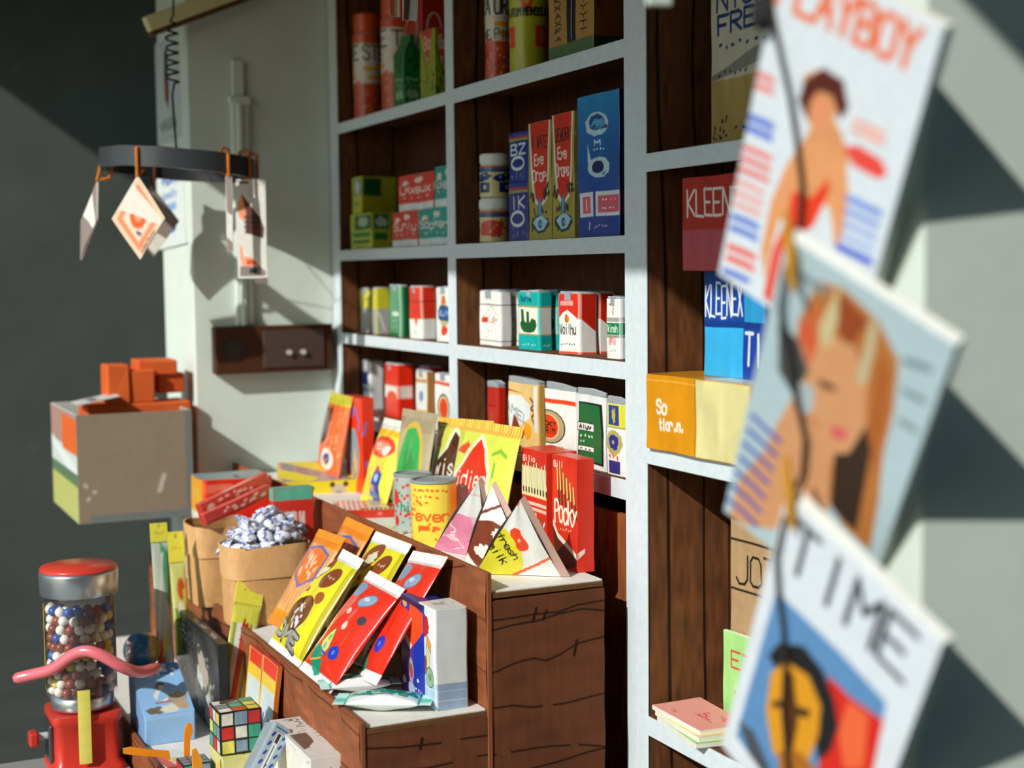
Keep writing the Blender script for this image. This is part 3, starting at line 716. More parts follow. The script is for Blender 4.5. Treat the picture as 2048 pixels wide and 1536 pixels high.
# ---- third and fourth shelf: cigarette packs
def pack(label, xl, xc, xr, yt, yc, z, art, group, base=WH, side=None, rz=0, flap=True, top='#aab0b4', p=.0009, copy=0, d=None, h=None, gap=.027, tall=False, name='cigarette_pack'):
    X, Y, w, dd, hh = boxfit(xl, xc, xr, yt, yc, z)
    dd = d or dd; hh = h or hh
    Fc = Cv(w, hh, base, p); R = Cv(dd, hh, side or base, p, ny=Fc.ny); art(Fc, R); Fc.brush(.02); R.brush(.02)
    cx, cy = -w/2, dd/2; ca, sa = math.cos(rz), math.sin(rz)
    t = tag(empty(name, (X+ca*cx-sa*cy, Y+sa*cx+ca*cy, z), rz), label, 'pack', group)
    ch = .004 if dd > .015 else .001
    MB().wrap(w, dd, hh, [Fc, R, base, base], top=top, r=ch, rn=2).make('body', mat('gloss'), t, .0005)
    fl = MB()
    if tall:
        n = 14; th = .010
        fl.wrap(w*.97, dd*.95, th, ['#9aa2a6', '#8b9398', '#9aa2a6', '#9aa2a6'], top='#aab2b6', r=.004, z0=hh-.0006, deform=lambda V: np.stack([V[:, 0], V[:, 1], V[:, 2]-np.clip(V[:, 0]/w, 0, 1)*.009*(V[:, 2] > hh+.004)], 1))
    else:
        fl.box(-w*.46, -dd*.42, hh-.0006, w*.40, dd*.42, hh+.0022, '#b4babd', .001); fl.box(-w*.08, -dd*.44, hh, w*.08, dd*.45, hh+.0032, '#8d949a', .001)
        fl.box(-w*.18, -dd/2-.0008, hh-.011, w*.10, -dd/2+.001, hh+.002, '#98a0aa', .0006)
    fl.make('foil_top', mat('metal' if False else 'paper'), t, .0006)
    return t
def dup(t, loc, label, group=None, rz=None):
    r_ = t.copy(); COL.objects.link(r_); r_.location = loc
    if rz is not None: r_.rotation_euler.z = rz
    for ch in list(t.children):
        c = ch.copy(); COL.objects.link(c); c.parent = r_
        for g in ch.children:
            q = g.copy(); COL.objects.link(q); q.parent = c
    r_['label'] = label
    if group: r_['group'] = group
    return r_
def behind(t, dy, label): 
    l = t.location; return dup(t, (l.x-.004, l.y+dy, l.z), label)
G3 = 'cigarette packs on the third shelf'; G4 = 'cigarette packs on the lower shelf'
def a_white(Fc, R):
    for c in (Fc, R): c.line([(0, .76), (1, .755)], '#2d2332', .0012).line([(0, .09), (1, .085)], '#2d2332', .0012)
    Fc.dots(.2, .84, .6, .88, 3, '#b79a5a', .0016).speck(5, '#d8b47a', .002, .3, .66, .7, .74, .06).rect(.1, .42, .42, .52, '#dd3a24').speck(5, '#dd3a24', .003, .5, .42, .85, .5, .06).speck(8, '#b79a5a', .0016, .1, .5, .9, .62, .05).dots(.35, .25, .7, .28, 2, '#b79a5a', .002).dots(.2, .13, .75, .17, 4, '#c8a865', .0014)
t = pack('white cigarette pack with small red and gold marks on the third shelf', 962, 1000, 1026, 583, .022, S3, a_white, G3, side='#e2e5e4', rz=.06)
behind(t, .034, 'second white pack with red marks hidden behind the first on the third shelf')
def a_teal(Fc, R):
    for c in (Fc, R): c.rect(0, 0, 1, 1, '#12a7a3').rect(0, .27, 1, .74, '#e9e7d6' if c is Fc else '#d6d8cf').rect(0, .25, 1, .275, '#a8945a').rect(0, .735, 1, .765, '#a8945a').dots(.1, .06, .9, .10, 5, '#d8f0ee', .0018)
    Fc.text('Sanlm', .12, .84, .55, .08, '#123a44', .0018).poly([(.1, .36), (.25, .30), (.55, .29), (.8, .32), (.95, .42), (.9, .52), (.7, .55), (.55, .46), (.55, .66), (.42, .66), (.40, .46), (.28, .5), (.26, .70), (.12, .70), (.12, .5), (.05, .45)], '#1c5a2c')
t = pack('teal and cream cigarette pack with a dark green plant on the third shelf', 1044, 1078, 1109, 584, .016, S3, a_teal, G3, base='#12a7a3', rz=.14)
behind(t, .034, 'second teal pack hidden behind the first on the third shelf')
def a_marl(Fc, R):
    Fc.poly([(0, 1), (1, 1), (1, .58), (.45, .73), (.2, .68), (0, .60)], '#d9301d').rect(0, 0, 1, .035, '#e2492c').rect(0, .06, 1, .075, '#e8d9d2')
    R.poly([(0, 1), (1, 1), (1, .38), (.0, .58)], '#c42616').rect(0, 0, 1, .035, '#e2492c')
    Fc.rect(.08, .80, .75, .88, '#e98a7e').text('Marb', .1, .81, .6, .06, '#f0b5aa', .0016).ell(.42, .58, .12, .07, '#d9871f').speck(5, '#d0481c', .002, .32, .53, .52, .65, .03)
    Fc.text('Voilhu', .02, .33, .86, .16, '#15110f', .0022, slant=.05).dots(.06, .14, .85, .17, 6, '#1c1815', .002)
t = pack('red chevron cigarette pack with black lettering on the third shelf', 1119, 1158, 1197, 587, .012, S3, a_marl, G3, side='#e9e7e2', rz=.05, p=.0008)
behind(t, .034, 'second red chevron pack tucked behind the first on the third shelf')
def a_grn(Fc, R):
    for c in (Fc, R): c.rect(0, .62, 1, .69, '#a3a09a').rect(0, .40, 1, .60, '#1f7c47').rect(0, .35, 1, .395, '#9a948a')
    Fc.speck(7, '#c23a26', .0024, .15, .78, .6, .92, .05).text('Winsh', .06, .44, .8, .12, '#cfe6d4', .0018).text('IFII', .15, .24, .6, .09, '#e2512c', .0024).dots(.2, .1, .8, .16, 4, '#5a5a5a', .0012)
pack('white cigarette pack with a green band against the right upright on the third shelf', 1211, 1240, 1262, 597, .010, S3, a_grn, G3, side='#dfe3e6', p=.0008)
def a_ylg(Fc, R):
    for c in (Fc, R): c.rect(0, 0, 1, 1, '#c9c533').rect(0, 0, 1, .56, '#a5a8aa')
    R.line([(.1, .45), (.6, .1)], '#d4d8da', .006)
pack('narrow yellow and grey pack leaning at the left end of the third shelf', 724, 740, 752, 578, .03, S3, a_ylg, G3, base='#c9c533', p=.0018, rz=.1)
pack('yellow and grey cigarette pack beside the green one on the third shelf', 743, 752, 781, 577, .012, S3, a_ylg, G3, base='#c9c533', side='#b7b02c', p=.0018)
def a_gr2(Fc, R):
    Fc.rect(0, 0, 1, 1, '#5a9a70').line([(.92, 0), (.92, 1)], '#d4e2d0', .0045).ell(.5, .45, .3, .05, '#cfe0cf').dots(.15, .3, .7, .34, 3, '#cfe0cf', .002).dots(.15, .18, .7, .2, 3, '#cfe0cf', .002).rect(0, 0, .8, .07, '#1f6a3a')
    R.rect(0, 0, 1, 1, '#145a30')
pack('pale green cigarette pack with a dark green side on the third shelf', 777, 803, 818, 572, .010, S3, a_gr2, G3, base='#4f9468', p=.0018)
def a_rw(Fc, R):
    for c in (Fc, R): c.rect(0, .38, 1, 1, '#dc331f').line([(0, .72), (1, .72)], '#7a2018', .0016).line([(0, .385), (1, .385)], '#c9a55c', .0014)
    Fc.poly([(.4, .38), (.7, .38), (.6, .24)], '#dc5a34').dots(.3, .12, .7, .14, 2, '#8a8a5a', .002)
pack('red over white cigarette pack on the third shelf, left column', 817, 842, 874, 574, .010, S3, a_rw, G3, p=.0018)
def a_bl(Fc, R):
    Fc.poly([(.4, .86), (.58, .86), (.66, .7), (.3, .7)], '#d9702c').ell(.5, .52, .42, .17, '#27508e', wob=.08, ol='#a58a4a', ow=.0016).text('Kuih', .2, .48, .6, .1, '#a9c4e8', .0022).ell(.5, .34, .25, .05, '#c3b47a').ell(.5, .2, .2, .09, '#dd4426', wob=.2)
pack('white cigarette pack with a blue round badge beside the middle upright on the third shelf', 872, 903, 912, 576, .006, S3, a_bl, G3, p=.0016)
# lower shelf, left column
def a_wb(Fc, R):
    Fc.rect(.15, .5, .85, .78, '#2c5fc4').rect(.15, .36, .85, .46, '#6f9ad8').ell(.5, .62, .15, .1, '#1a3fae')
pack('white pack with a blue label at the left end of the lower shelf', 716, 740, 768, 724, .045, S4, a_wb, G4, side='#d2d2d6', p=.0022)
def a_rwr(Fc, R):
    for c in (Fc, R): c.rect(0, 0, 1, 1, '#e02f16').rect(0, .36, 1, .60, '#e6e2da')
    Fc.ell(.55, .38, .4, .12, '#e6461c')
t = pack('red pack with a white band on the lower shelf, left column', 768, 795, 828, 731, .03, S4, a_rwr, G4, base='#e02f16', p=.002)
def a_cam2(Fc, R):
    Fc.rect(0, 0, 1, .3, '#e2a636').rect(.15, .3, .85, .8, '#dfe4e8').ell(.5, .55, .2, .1, '#7a94b4').rect(0, .8, 1, .86, '#c98a3c'); R.rect(0, 0, 1, 1, '#b98446')
pack('cream and orange pack beside the red banded one on the lower shelf', 831, 853, 868, 744, .014, S4, a_cam2, G4, base='#e6dccb', p=.002)
def a_lky(Fc, R):
    Fc.rect(0, .82, 1, .88, '#e6583c').ell(.5, .42, .36, .26, '#5f6a52').ell(.5, .42, .3, .22, '#e2c79a').ell(.5, .42, .24, .18, '#e24a20').speck(4, '#8a2413', .002, .4, .3, .6, .5, .03)
pack('white pack with an orange oval beside the middle upright on the lower shelf', 868, 905, 925, 752, .006, S4, a_lky, G4, p=.0018)
def a_dr(Fc, R):
    for c in (Fc, R): c.line([(0, .7), (1, .7)], '#6a1a14', .0015)
pack('dark red pack at the back of the lower shelf, left column', 836, 858, 888, 722, .075, S4, a_dr, G4, base='#b02a1c', p=.003, h=.1)
# lower shelf, middle column (large soft packs)
def a_r4(Fc, R):
    Fc.line([(0, .66), (1, .66)], '#7a1c18', .0014).rect(.12, .3, .9, .62, '#c2322a').ell(.5, .46, .15, .07, '#a8503a')
pack('red soft pack with a grey top at the left of the lower shelf, middle column', 973, 994, 1014, 775, .030, S4, a_r4, G4, base='#bb2a1e', side='#c92c17', tall=True, p=.001)
def a_cam(Fc, R):
    Fc.rect(0, .90, 1, 1, '#e9c27c').line([(0, .87), (.5, .85), (.75, .82), (.9, .76)], '#8a3a20', .003)
    Fc.poly([(0, 0), (.9, 0), (.9, .82), (.6, .86), (0, .86)], '#ecc680').poly([(0, .3), (0, .8), (.45, .82), (.78, .7), (.75, .5), (.5, .42), (.3, .28)], '#e8ece8')
    Fc.text('CAMEL', -.32, .62, 1.02, .13, '#8a9ba4', .0028, ang=-.22).poly([(.06, .22), (.2, .52), (.3, .46), (.42, .34), (.6, .30), (.5, .18), (.1, .12)], '#8f3a22').ell(.68, .3, .13, .12, '#f0a41a').line([(.8, .8), (.92, .72), (.8, .64), (.95, .6), (.82, .52), (.92, .4)], '#8a3a20', .0045)
    Fc.rect(.9, .3, 1, .98, '#e4e4e0'); R.rect(0, 0, 1, 1, '#c9a04e')
pack('cream camel cigarette pack with a brown pyramid on the lower shelf', 1015, 1075, 1094, 771, .016, S4, a_cam, G4, base='#ecc680', side='#c9a04e', tall=True, p=.0008)
def a_lk(Fc, R):
    Fc.rect(0, .80, 1, .86, '#e8481e').rect(0, .04, 1, .10, '#e8481e')
    Fc.ell(.12, .46, .56, .245, '#1f1d18', n=18).ell(.12, .46, .52, .23, '#b5a878', n=20).ell(.10, .46, .37, .185, '#f3c9a8').ell(.08, .46, .34, .17, '#e6421a').text('UCKY', -.2, .47, .55, .06, '#1d1512', .0022).text('STRIM', -.24, .36, .55, .08, '#1d1512', .0022).dots(.02, .16, .62, .19, 6, '#1d1a18', .0022)
    R.rect(0, .80, 1, .86, '#e8481e')
pack('white cigarette pack with a large red and gold roundel on the lower shelf', 1090, 1151, 1160, 784, .008, S4, a_lk, G4, side='#e6e8e8', tall=True, p=.0008)
def a_gn(Fc, R):
    Fc.poly([(.04, .08), (.92, .06), (.96, .5), (.88, .9), (.1, .9)], '#14201a').poly([(.07, .10), (.86, .09), (.88, .5), (.8, .87), (.12, .88)], '#1c6a38')
    Fc.rect(.04, .50, .62, .61, '#e6e8e0', ol='#111111').text('Aluv', .1, .53, .42, .05, '#111111', .0026).dots(.1, .42, .62, .45, 4, '#cfe8c8', .0034).dots(.1, .34, .3, .36, 2, '#cfe8c8', .003).rect(.06, .22, .6, .29, '#e6e8e0', ol='#111111').dots(.12, .24, .5, .26, 3, '#111111', .002)
    R.rect(0, 0, 1, 1, '#dfe4e2')
pack('dark green cigarette pack with white label strips on the lower shelf', 1152, 1211, 1219, 795, .006, S4, a_gn, G4, base='#dfe4e2', tall=True, p=.0008)
def a_by(Fc, R):
    Fc.rect(0, .68, 1, 1, '#e2dd48').rect(0, .66, 1, .68, '#a89a4a').rect(.05, .7, .5, .98, '#27418c').ell(.27, .84, .1, .1, '#c9b84a', wob=.4).ell(.3, .45, .34, .18, '#b3a866', wob=.1).ell(.28, .46, .2, .11, '#1f3684', wob=.15).ell(.25, .46, .05, .03, '#c49a8a').speck(5, '#e2512c', .003, .1, .22, .7, .27, .04).rect(.06, .02, .55, .2, '#24357c')
pack('blue, yellow and white pack against the right upright on the lower shelf', 1214, 1262, 1268, 812, .003, S4, a_by, G4, tall=True, p=.0008)

# ---- right bookcase
def a_free(Fc, R):
    Fc.rect(0, 0, 1, .42, '#b59a5c').poly([(0, .42), (1, .5), (1, .62), (0, .45)], '#8a8a80').text('NICE', .1, .84, .8, .12, '#23357a', .004).text('FREE', .12, .70, .8, .11, '#23357a', .0045).dots(.08, .6, .9, .64, 7, '#23357a', .004).dots(.1, .44, .6, .47, 6, '#3a3a30', .003).speck(14, '#1d1a14', .0026, .03, .05, .3, .22, .02).dots(.35, .1, .95, .16, 5, '#1d1a14', .003)
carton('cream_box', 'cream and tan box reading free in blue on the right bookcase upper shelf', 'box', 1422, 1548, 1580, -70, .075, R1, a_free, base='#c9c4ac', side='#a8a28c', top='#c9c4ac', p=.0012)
def a_gold(Fc, R):
    Fc.rect(.51, 0, 1, 1, '#e3d999').rect(0, 0, .5, 1, '#dd9310').line([(.50, 0), (.50, 1)], '#8a7a34', .0022).line([(0, .93), (.5, .93)], '#e8b040', .002)
    Fc.text('So', .11, .5, .10, .18, '#f2ead8', .0045).text('tlar.n.', .13, .27, .26, .14, '#f2ead8', .0042, ang=.03)
    R.rect(0, 0, 1, 1, '#e3d999')
def tgold(c): c.rect(.55, 0, 1, 1, '#dfe0c0').rect(0, 0, .55, 1, '#c98a1c').speck(40, '#eeeedc', .002, .55, 0, 1, 1, .1)
carton('gold_tissue_box', 'long gold and cream box at the bottom of the stack on the right bookcase', 'box', 1292, 1500, 1560, 801, -.012, R2+.0006, a_gold, base='#dd9310', top='#d8952a', p=.0012, topart=tgold, d=.11, h=.098, r=.002)
def a_kb(Fc, R):
    Fc.rect(0, .5, .68, 1, '#16459a').rect(.68, .5, 1, 1, '#2f9ad2').rect(0, 0, .66, .5, '#38b0ea').rect(.66, 0, 1, .5, '#1d3f9e').rect(0, .47, 1, .53, '#123a86').text('KLEENEX', .02, .58, .62, .3, '#e6ecf0', .0030).text('TI', .70, .14, .26, .3, '#dfe6f0', .0045)
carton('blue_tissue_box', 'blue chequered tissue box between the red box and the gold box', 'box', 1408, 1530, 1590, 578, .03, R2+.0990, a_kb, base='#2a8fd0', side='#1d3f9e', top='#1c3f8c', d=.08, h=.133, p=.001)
def a_kr(Fc, R):
    Fc.rect(0, .44, 1, 1, '#b52e22').rect(0, 0, 1, .44, '#b9535a').text('KLEENEX', .08, .58, 1.0, .28, '#e9e4e0', .0036)
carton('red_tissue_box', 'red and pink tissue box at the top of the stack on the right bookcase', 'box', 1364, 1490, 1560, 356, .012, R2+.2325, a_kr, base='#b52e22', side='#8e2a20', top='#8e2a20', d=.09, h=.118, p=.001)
def a_jot(Fc, R):
    Fc.line([(0, .86), (1, .86)], '#1d1612', .003).line([(0, .62), (1, .62)], '#1d1612', .003).text('JOTTER', .09, .66, 1.2, .14, '#1a1410', .0034)
carton('notebook', 'kraft brown jotter notebook standing against the back of the right bookcase', 'notebook', 1461, 1600, 1606, 1052, .105, R3, a_jot, base='#b0926a', side='#d9d4c4', top='#d9d4c4', m='kraft', d=.008, p=.0012)
# receipt books
def flatbook(name, label, cat, pts, z0, th, art, base, group=None, lift=0, p=.0012):
    """slab lying on z0; pts = photo corners of the near-left, near-right and far-left of its top"""
    a, b, c = [P(x, y, 'Z', z0+th) for x, y in pts]
    X = b-a; Y = c-a; w_, h_ = np.linalg.norm(X), np.linalg.norm(Y)
    return a, X, Y, w_, h_
def slab(name, label, cat, o, yaw, w_, d_, th, art, base, edge='#e9e6d8', group=None, p=.0012, m='paper', tilt=None):
    cv = Cv(w_, d_, base, p); art(cv)
    mb = MB().wrap(w_, d_, th, [edge, edge, edge, edge], top=base, r=.0008, b=.0003, topcv=cv)
    ob = mb.make(name, mat(m), None, .0006); ob.location = o; ob.rotation_euler = (0, 0, yaw) if tilt is None else (tilt[0], tilt[1], yaw)
    return tag(ob, label, cat, group)
def a_555(col):
    def f(c): c.text('555', .52, .45, .34, .22, col, .0022).text('Fin', .12, .14, .2, .1, col, .0014).line([(.5, .4), (.9, .42)], col, .0014).line([(.52, .72), (.9, .74)], col, .0014)
    return f
G5 = 'receipt books on the right bookcase lower shelf'
q = P(1400, 1470, 'Z', R3+.02); 
for i, (col, ink, dx) in enumerate((('#9fd27e', '#4a9a3c', .010), ('#e9d9a0', '#d8502c', .004), ('#f0a59a', '#d8323c', -.006))):
    slab('receipt_book', ('green receipt book at the bottom of the small pile on the right bookcase', 'cream receipt book in the middle of the small pile on the right bookcase', 'pink receipt book on top of the small pile on the right bookcase')[i], 'receipt book',
         (-1.612+dx, .028-dx*.4, R3+.0006+i*.0062), math.radians(-8+i*3), .125, .075, .006, a_555(ink), col, group=G5)
def a_et(Fc, R): Fc.text('ET', .2, .6, .5, .2, '#c8452c', .003).dots(.2, .3, .7, .34, 3, '#c8452c', .003)
carton('receipt_book', 'green receipt book standing upright behind the pink one on the right bookcase', 'receipt book', 1446, 1530, 1534, 1290, .092, R3, a_et, base='#a3d884', side='#dfe8d0', top='#dfe8d0', d=.006, p=.0014, group=G5, m='paper')
# ================================================================= top tread
def pocky(label, xl, xc, xr, yt, yc):
    def art(Fc, R):
        cr = '#f4e6d2'
        if xl > 1080:
            for i, (x, b) in enumerate(((.22, .70), (.34, .70), (.48, .67), (.62, .64), (.76, .62), (.9, .60))):
                Fc.line([(x+.07, b-.13), (x-.01, b+.20-i*.012)], '#2a1210', .0042).line([(x+.06, b-.13), (x-.02, b+.20-i*.012)], '#5a1d14', .0036).line([(x, b), (x-.02, b+.20-i*.012)], '#f2d67a', .0034)
            Fc.text('Pocky', .1, .40, .88, .20, cr, .0042).text('Gili', .06, .90, .4, .05, cr, .002).dots(.3, .33, .8, .36, 6, cr, .0016)
            Fc.poly([(0, .40), (.3, .28), (.98, .14), (1, .17), (1, .05), (.6, 0), (.1, .0), (.0, .26)], '#5a2218').poly([(0, .42), (.22, .30), (.98, .16), (1, .11), (.5, .2), (.2, .25), (0, .36)], '#efe4d6')
            R.poly([(0, .17), (.45, .21), (.45, .17), (.3, .15), (0, .11)], '#efe4d6').line([(.06, 0), (.06, 1)], '#c2281c', .001)
        else:
            Fc.rect(0, .56, 1, .84, '#eadfa8').rect(0, .84, 1, 1, '#cf2a1c')
            for i in range(9):
                x = .03+i*.115; c = ('#f0ecc0', '#dfe9d8', '#eef0a0', '#cfe0d0')[i % 4]
                Fc.line([(x+.05, .60), (x, .84+.02*(i % 3))], '#1c1a14', .0040).line([(x+.04, .65), (x, .84+.02*(i % 3))], c, .0030)
            Fc.rect(0, .48, 1, .51, '#f0c8b8').rect(0, .43, 1, .46, '#f0c8b8').text('Pocky', .0, .24, .94, .17, cr, .0040).text('Gilio', .04, .89, .5, .05, cr, .0018)
    return carton('stick_biscuit_box', label, 'box', xl, xc, xr, yt, yc, T1, art, base='#d92f1d', side='#d7321f', top='#d9382a', p=.0008, d=.05 if xl < 1080 else None, group='red stick biscuit boxes on the top step', r=.001)
pocky('red chocolate stick biscuit box nearest the right end of the top step', 1104, 1153, 1188, 919, -.068)
pocky('red biscuit stick box half hidden behind the white triangular milk pack', 1043, 1092, 1112, 906, -.068)

def tetra(label, A, B, C, art, push=(-.085, .045), fin='#c9a79a'):
    """pyramid milk pack; A B C = corners of the painted face in world space"""
    A, B, C = map(np.asarray, (A, B, C)); Dk = (A+B)/2+np.array([push[0], push[1], 0]); Dk[2] = A[2]
    o = (A+B+C+Dk)/4; o[2] = min(A[2], B[2])
    cv = Cv(np.linalg.norm(B-A), np.linalg.norm(C-(A+B)/2), '#e9ebe6', .0009); art(cv); cv.brush(.02)
    n = 110; s_, t_ = np.linspace(0, 1, n), np.linspace(0, 1, n)
    S, T = np.meshgrid(s_, t_)
    # triangle patch: u along base shrinks towards the apex; art is sampled in apex-centred space
    def patch(P0, P1, P2, col=None):
        Q = P0+(P1-P0)*S[..., None]*(1-T[..., None])+(P2-P0)*T[..., None]
        nn = np.cross(P1-P0, P2-P0); nn /= np.linalg.norm(nn)
        bulge = .005*np.sin(np.clip(S*(1-T)*1.0, 0, 1)*PI)*np.sin(T*PI)+.0012*np.sin(S*9+T*7)*np.sin(T*PI)*np.sin(S*PI)
        Q = Q+nn*bulge[..., None]
        if col is None:
            hfoot = float(((P2-P0)@(P1-P0))/((P1-P0)@(P1-P0)))
            U = np.clip(S*(1-T)+hfoot*T, 0, 1); i = (U*(cv.nx-1)).astype(int); j = (T*(cv.ny-1)).astype(int); return Q, cv.a[j, i]
        return Q, np.tile(hx(col), (n, n, 1))
    mb = MB()
    for a, b, c, col in ((A, B, C, None), (B, Dk, C, '#e4e2dc'), (Dk, A, C, '#e4e2dc'), (B, A, Dk, '#d8d8d2')):
        Q, cc = patch(a-o, b-o, c-o, col); mb.grid(Q, cc, smooth=True)
    t = tag(empty('milk_pyramid', o), label, 'milk pack', 'pyramid milk packs on the top step')
    mb.make('body', mat('gloss'), t)
    f = MB(); nrm = (B-A)/np.linalg.norm(B-A)
    a, b = B-o, C-o; out = nrm*.007+np.array([-.002, .002, 0])
    Q = np.array([[a, a+out+np.array([.004, .004, 0])], [b, b+out*.8+np.array([0, 0, .006])]])
    f.grid(Q, fin).grid(Q+np.array([-.0006, .0004, 0]), fin, flip=True); f.make('seal_strip', mat('paper'), t)
    return t
def zt(px, py, ymin=-.215):
    q = P(px, py, 'Z', T1+.001)
    if q[1] < ymin: q = P(px, py, 'Y', ymin); q = np.array([q[0], ymin, T1+.001])
    return q
def m_pink(c):
    c.rect(0, 0, 1, .54, '#ee8fb0').poly([(0, .66), (1, .80), (1, .83), (0, .69)], '#f0a8c0').text('J3', .30, .30, .3, .18, '#fae2ea', .0035).line([(.25, .24), (.55, .2), (.6, .1), (.4, .06)], '#f9dbe6', .003).ell(.5, .22, .1, .05, '#f9dbe6').speck(10, '#e4608e', .003, .1, .05, .8, .3, .05)
def m_brown(c):
    c.ell(.40, .26, .34, .32, '#7b3a26', wob=.04).poly([(.1, .56), (.86, .86), (.86, .89), (.1, .60)], '#84402c').ell(.55, .42, .10, .07, '#ece4dc', wob=.25).ell(.3, .2, .11, .08, '#ece4dc', wob=.25).ell(.62, .3, .06, .06, '#ece4dc', wob=.2).speck(5, '#84402c', .003, .0, .58, .2, .8, .03)
def m_fresh(c):
    c.ell(.22, .26, .37, .42, '#e6dd3a', wob=.03).poly([(.2, .74), (.62, .98), (.6, .93), (.24, .70)], '#ee6a48').poly([(.42, .0), (.98, .32), (.98, .28), (.5, 0)], '#ee6a48')
    c.text('fresh', .30, .52, .36, .085, '#17140c', .0018, ang=-1.05, jit=.02).text('milk', .19, .38, .28, .095, '#17140c', .0020, ang=-1.05, jit=.02)
    c.ell(.535, .565, .065, .075, '#ee4a22', wob=.06).ell(.60, .42, .075, .07, '#ee4a22', wob=.06).poly([(.50, .5), (.60, .56), (.66, .46), (.56, .40)], '#ee4a22').ell(.57, .49, .02, .025, '#f8b49a')
tetra('white pyramid milk pack with a pink bottom, furthest of the three', zt(866, 1098), zt(866, 1098)+[.115, .045, 0], P(957, 961, 'Y', -.185), m_pink)
tetra('white pyramid milk pack with a brown disc, middle of the three', zt(926, 1130), zt(926, 1130)+[.110, .060, 0], P(983, 970, 'Y', -.165), m_brown)
tetra('white pyramid milk pack reading fresh milk on yellow, frontmost of the three', zt(950, 1147, -.21), zt(1121, 1153), P(1040, 1000, 'Y', -.165), m_fresh, push=(-.07, .05))

def tin(label, xl, xr, yt, X, art, base, gr):
    a, b = P(xl, yt, 'X', X), P(xr, yt, 'X', X); r = (b[1]-a[1])/2*.95; cy = (a[1]+b[1])/2; z = P((xl+xr)/2, yt, 'X', X)[2]; h = z-T1
    t = tag(empty('snack_tube', (X, cy, T1)), label, 'snack tube', gr)
    cv = Cv(2*PI*r, h*.96, base, .0011); art(cv); cv.brush(.02)
    MB().cyl(r, h*.96, cv, top='#9aa4a4', b=.001).make('body', mat('gloss'), t, .0004)
    k = Cv(2*PI*r, h*.05, '#8d9898', .004); MB().cyl(r*1.03, h*.05, k, top='#8a9594', b=.0012, z0=h*.95, lip=.003).make('lid', mat('paper'), t, .0004)
def a_ever(c):
    o = .40
    c.rect(.66, 0, .78, 1, '#e9a63c').rect(.78, 0, 1, 1, '#d98a2c')
    c.text('Fever', o-.05, .42, .33, .16, '#e5641c', .0032).dots(o, .88, o+.28, .92, 8, '#e5641c', .0034).dots(o-.02, .78, o+.2, .82, 6, '#e5641c', .0030).rect(o+.04, .26, o+.13, .34, '#e5641c').rect(o+.15, .27, o+.19, .33, '#e5641c')
    c.speck(22, '#e5641c', .0034, .3, .04, .7, .75, .012)
def a_spk(c):
    c.speck(60, '#cf3a22', .005, .2, .02, .8, .95, .006).speck(22, '#1f8a72', .003, .2, .1, .8, .9, .02).ell(.40, .62, .035, .14, '#cf3a22').ell(.40, .2, .03, .1, '#cf3a22').text('hi', .46, .38, .08, .16, '#1f8a72', .003)
tin('grey snack tube with red and green specks, behind the yellow tube on the top step', 788, 862, 945, -2.20, a_spk, '#a9b3ae', 'snack tubes on the top step')
tin('yellow and orange snack tube with orange lettering on the top step', 822, 912, 957, -2.07, a_ever, '#ecd44e', 'snack tubes on the top step')

# leaning snack bags
def bag(name, label, TL, TR, drop, back, art, base, group=None, t=.03, crimp=.07, xshift=0, p=.0012, m='wrap', bk=None, foot=None, jag=None):
    TL, TR = np.asarray(TL), np.asarray(TR); bl = TL+np.array([xshift, -back, -drop]); br = TR+np.array([xshift, -back, -drop])
    M4, w_, h_ = frame(bl, br, TL+((TR-TL)*0))
    cv = Cv(w_, h_, base, p); art(cv); cv.brush(.02)
    o = place(pillow(w_, h_, t, cv, back=bk, crimp=crimp).make(name, mat(m)), M4); return tag(o, label, 'snack bag', group)
def crimps(c, col, ink, n=20, ch=.10):
    c.rect(0, 1-ch, 1, 1, col)
    for i in range(n): x = (i+.5)/n; c.line([(x, 1-ch*.95), (x, 1)], ink, .0022)
def a_kid(c):
    crimps(c, '#f6c64c', '#ef7d2a', 22)
    c.poly([(.44, .90), (.60, .78), (.74, .58), (.76, .40), (.68, .22), (.5, .08), (.2, .12), (.02, .34), (.04, .48), (.22, .66)], '#f7f0d0').poly([(.45, .85), (.56, .76), (.68, .58), (.70, .42), (.62, .26), (.48, .14), (.24, .17), (.08, .36), (.09, .46), (.26, .64)], '#e8361a')
    c.text('kidies', .06, .40, .62, .14, '#f6ecdc', .0044, ang=.06).poly([(.04, .72), (.24, .82), (.30, .78), (.22, .70)], '#ea4c22').line([(.06, .75), (.26, .81)], '#f3b25a', .002)
    c.line([(.70, .74), (.80, .78), (.90, .74)], '#8cc43c', .006).line([(.76, .66), (.78, .56)], '#8cc43c', .006).rect(.88, .0, 1, .5, '#e6e444', op=.6)
def a_twi(c):
    crimps(c, '#f6c64c', '#c98a2a', 20)
    c.poly([(.40, .92), (.62, .80), (.66, .5), (.52, .2), (.2, .14), (.0, .34), (.1, .56), (.3, .72)], '#f7f0d0').poly([(.42, .87), (.58, .78), (.62, .5), (.50, .24), (.22, .20), (.04, .38), (.18, .58), (.36, .70)], '#4d2018')
    c.text('Twist', .04, .42, .60, .15, '#f6ecdc', .0044, ang=.05).poly([(.06, .82), (.2, .84), (.16, .76), (.2, .70), (.04, .72)], '#ea4c22')
TLa, TRa = P(951, 841, 'Y', -.070), P(1077, 860, 'Y', -.070)
bag('snack_bag', 'yellow snack bag with a red leaf shape, in front of the lower shelf packs', TLa, TRa, TLa[2]-T1-.004, .040, a_kid, '#dfe858', 'yellow snack bags leaning on the bookcase', xshift=-.046, t=.022)
TLb, TRb = P(889, 835, 'Y', -.048), P(1001, 843, 'Y', -.048)
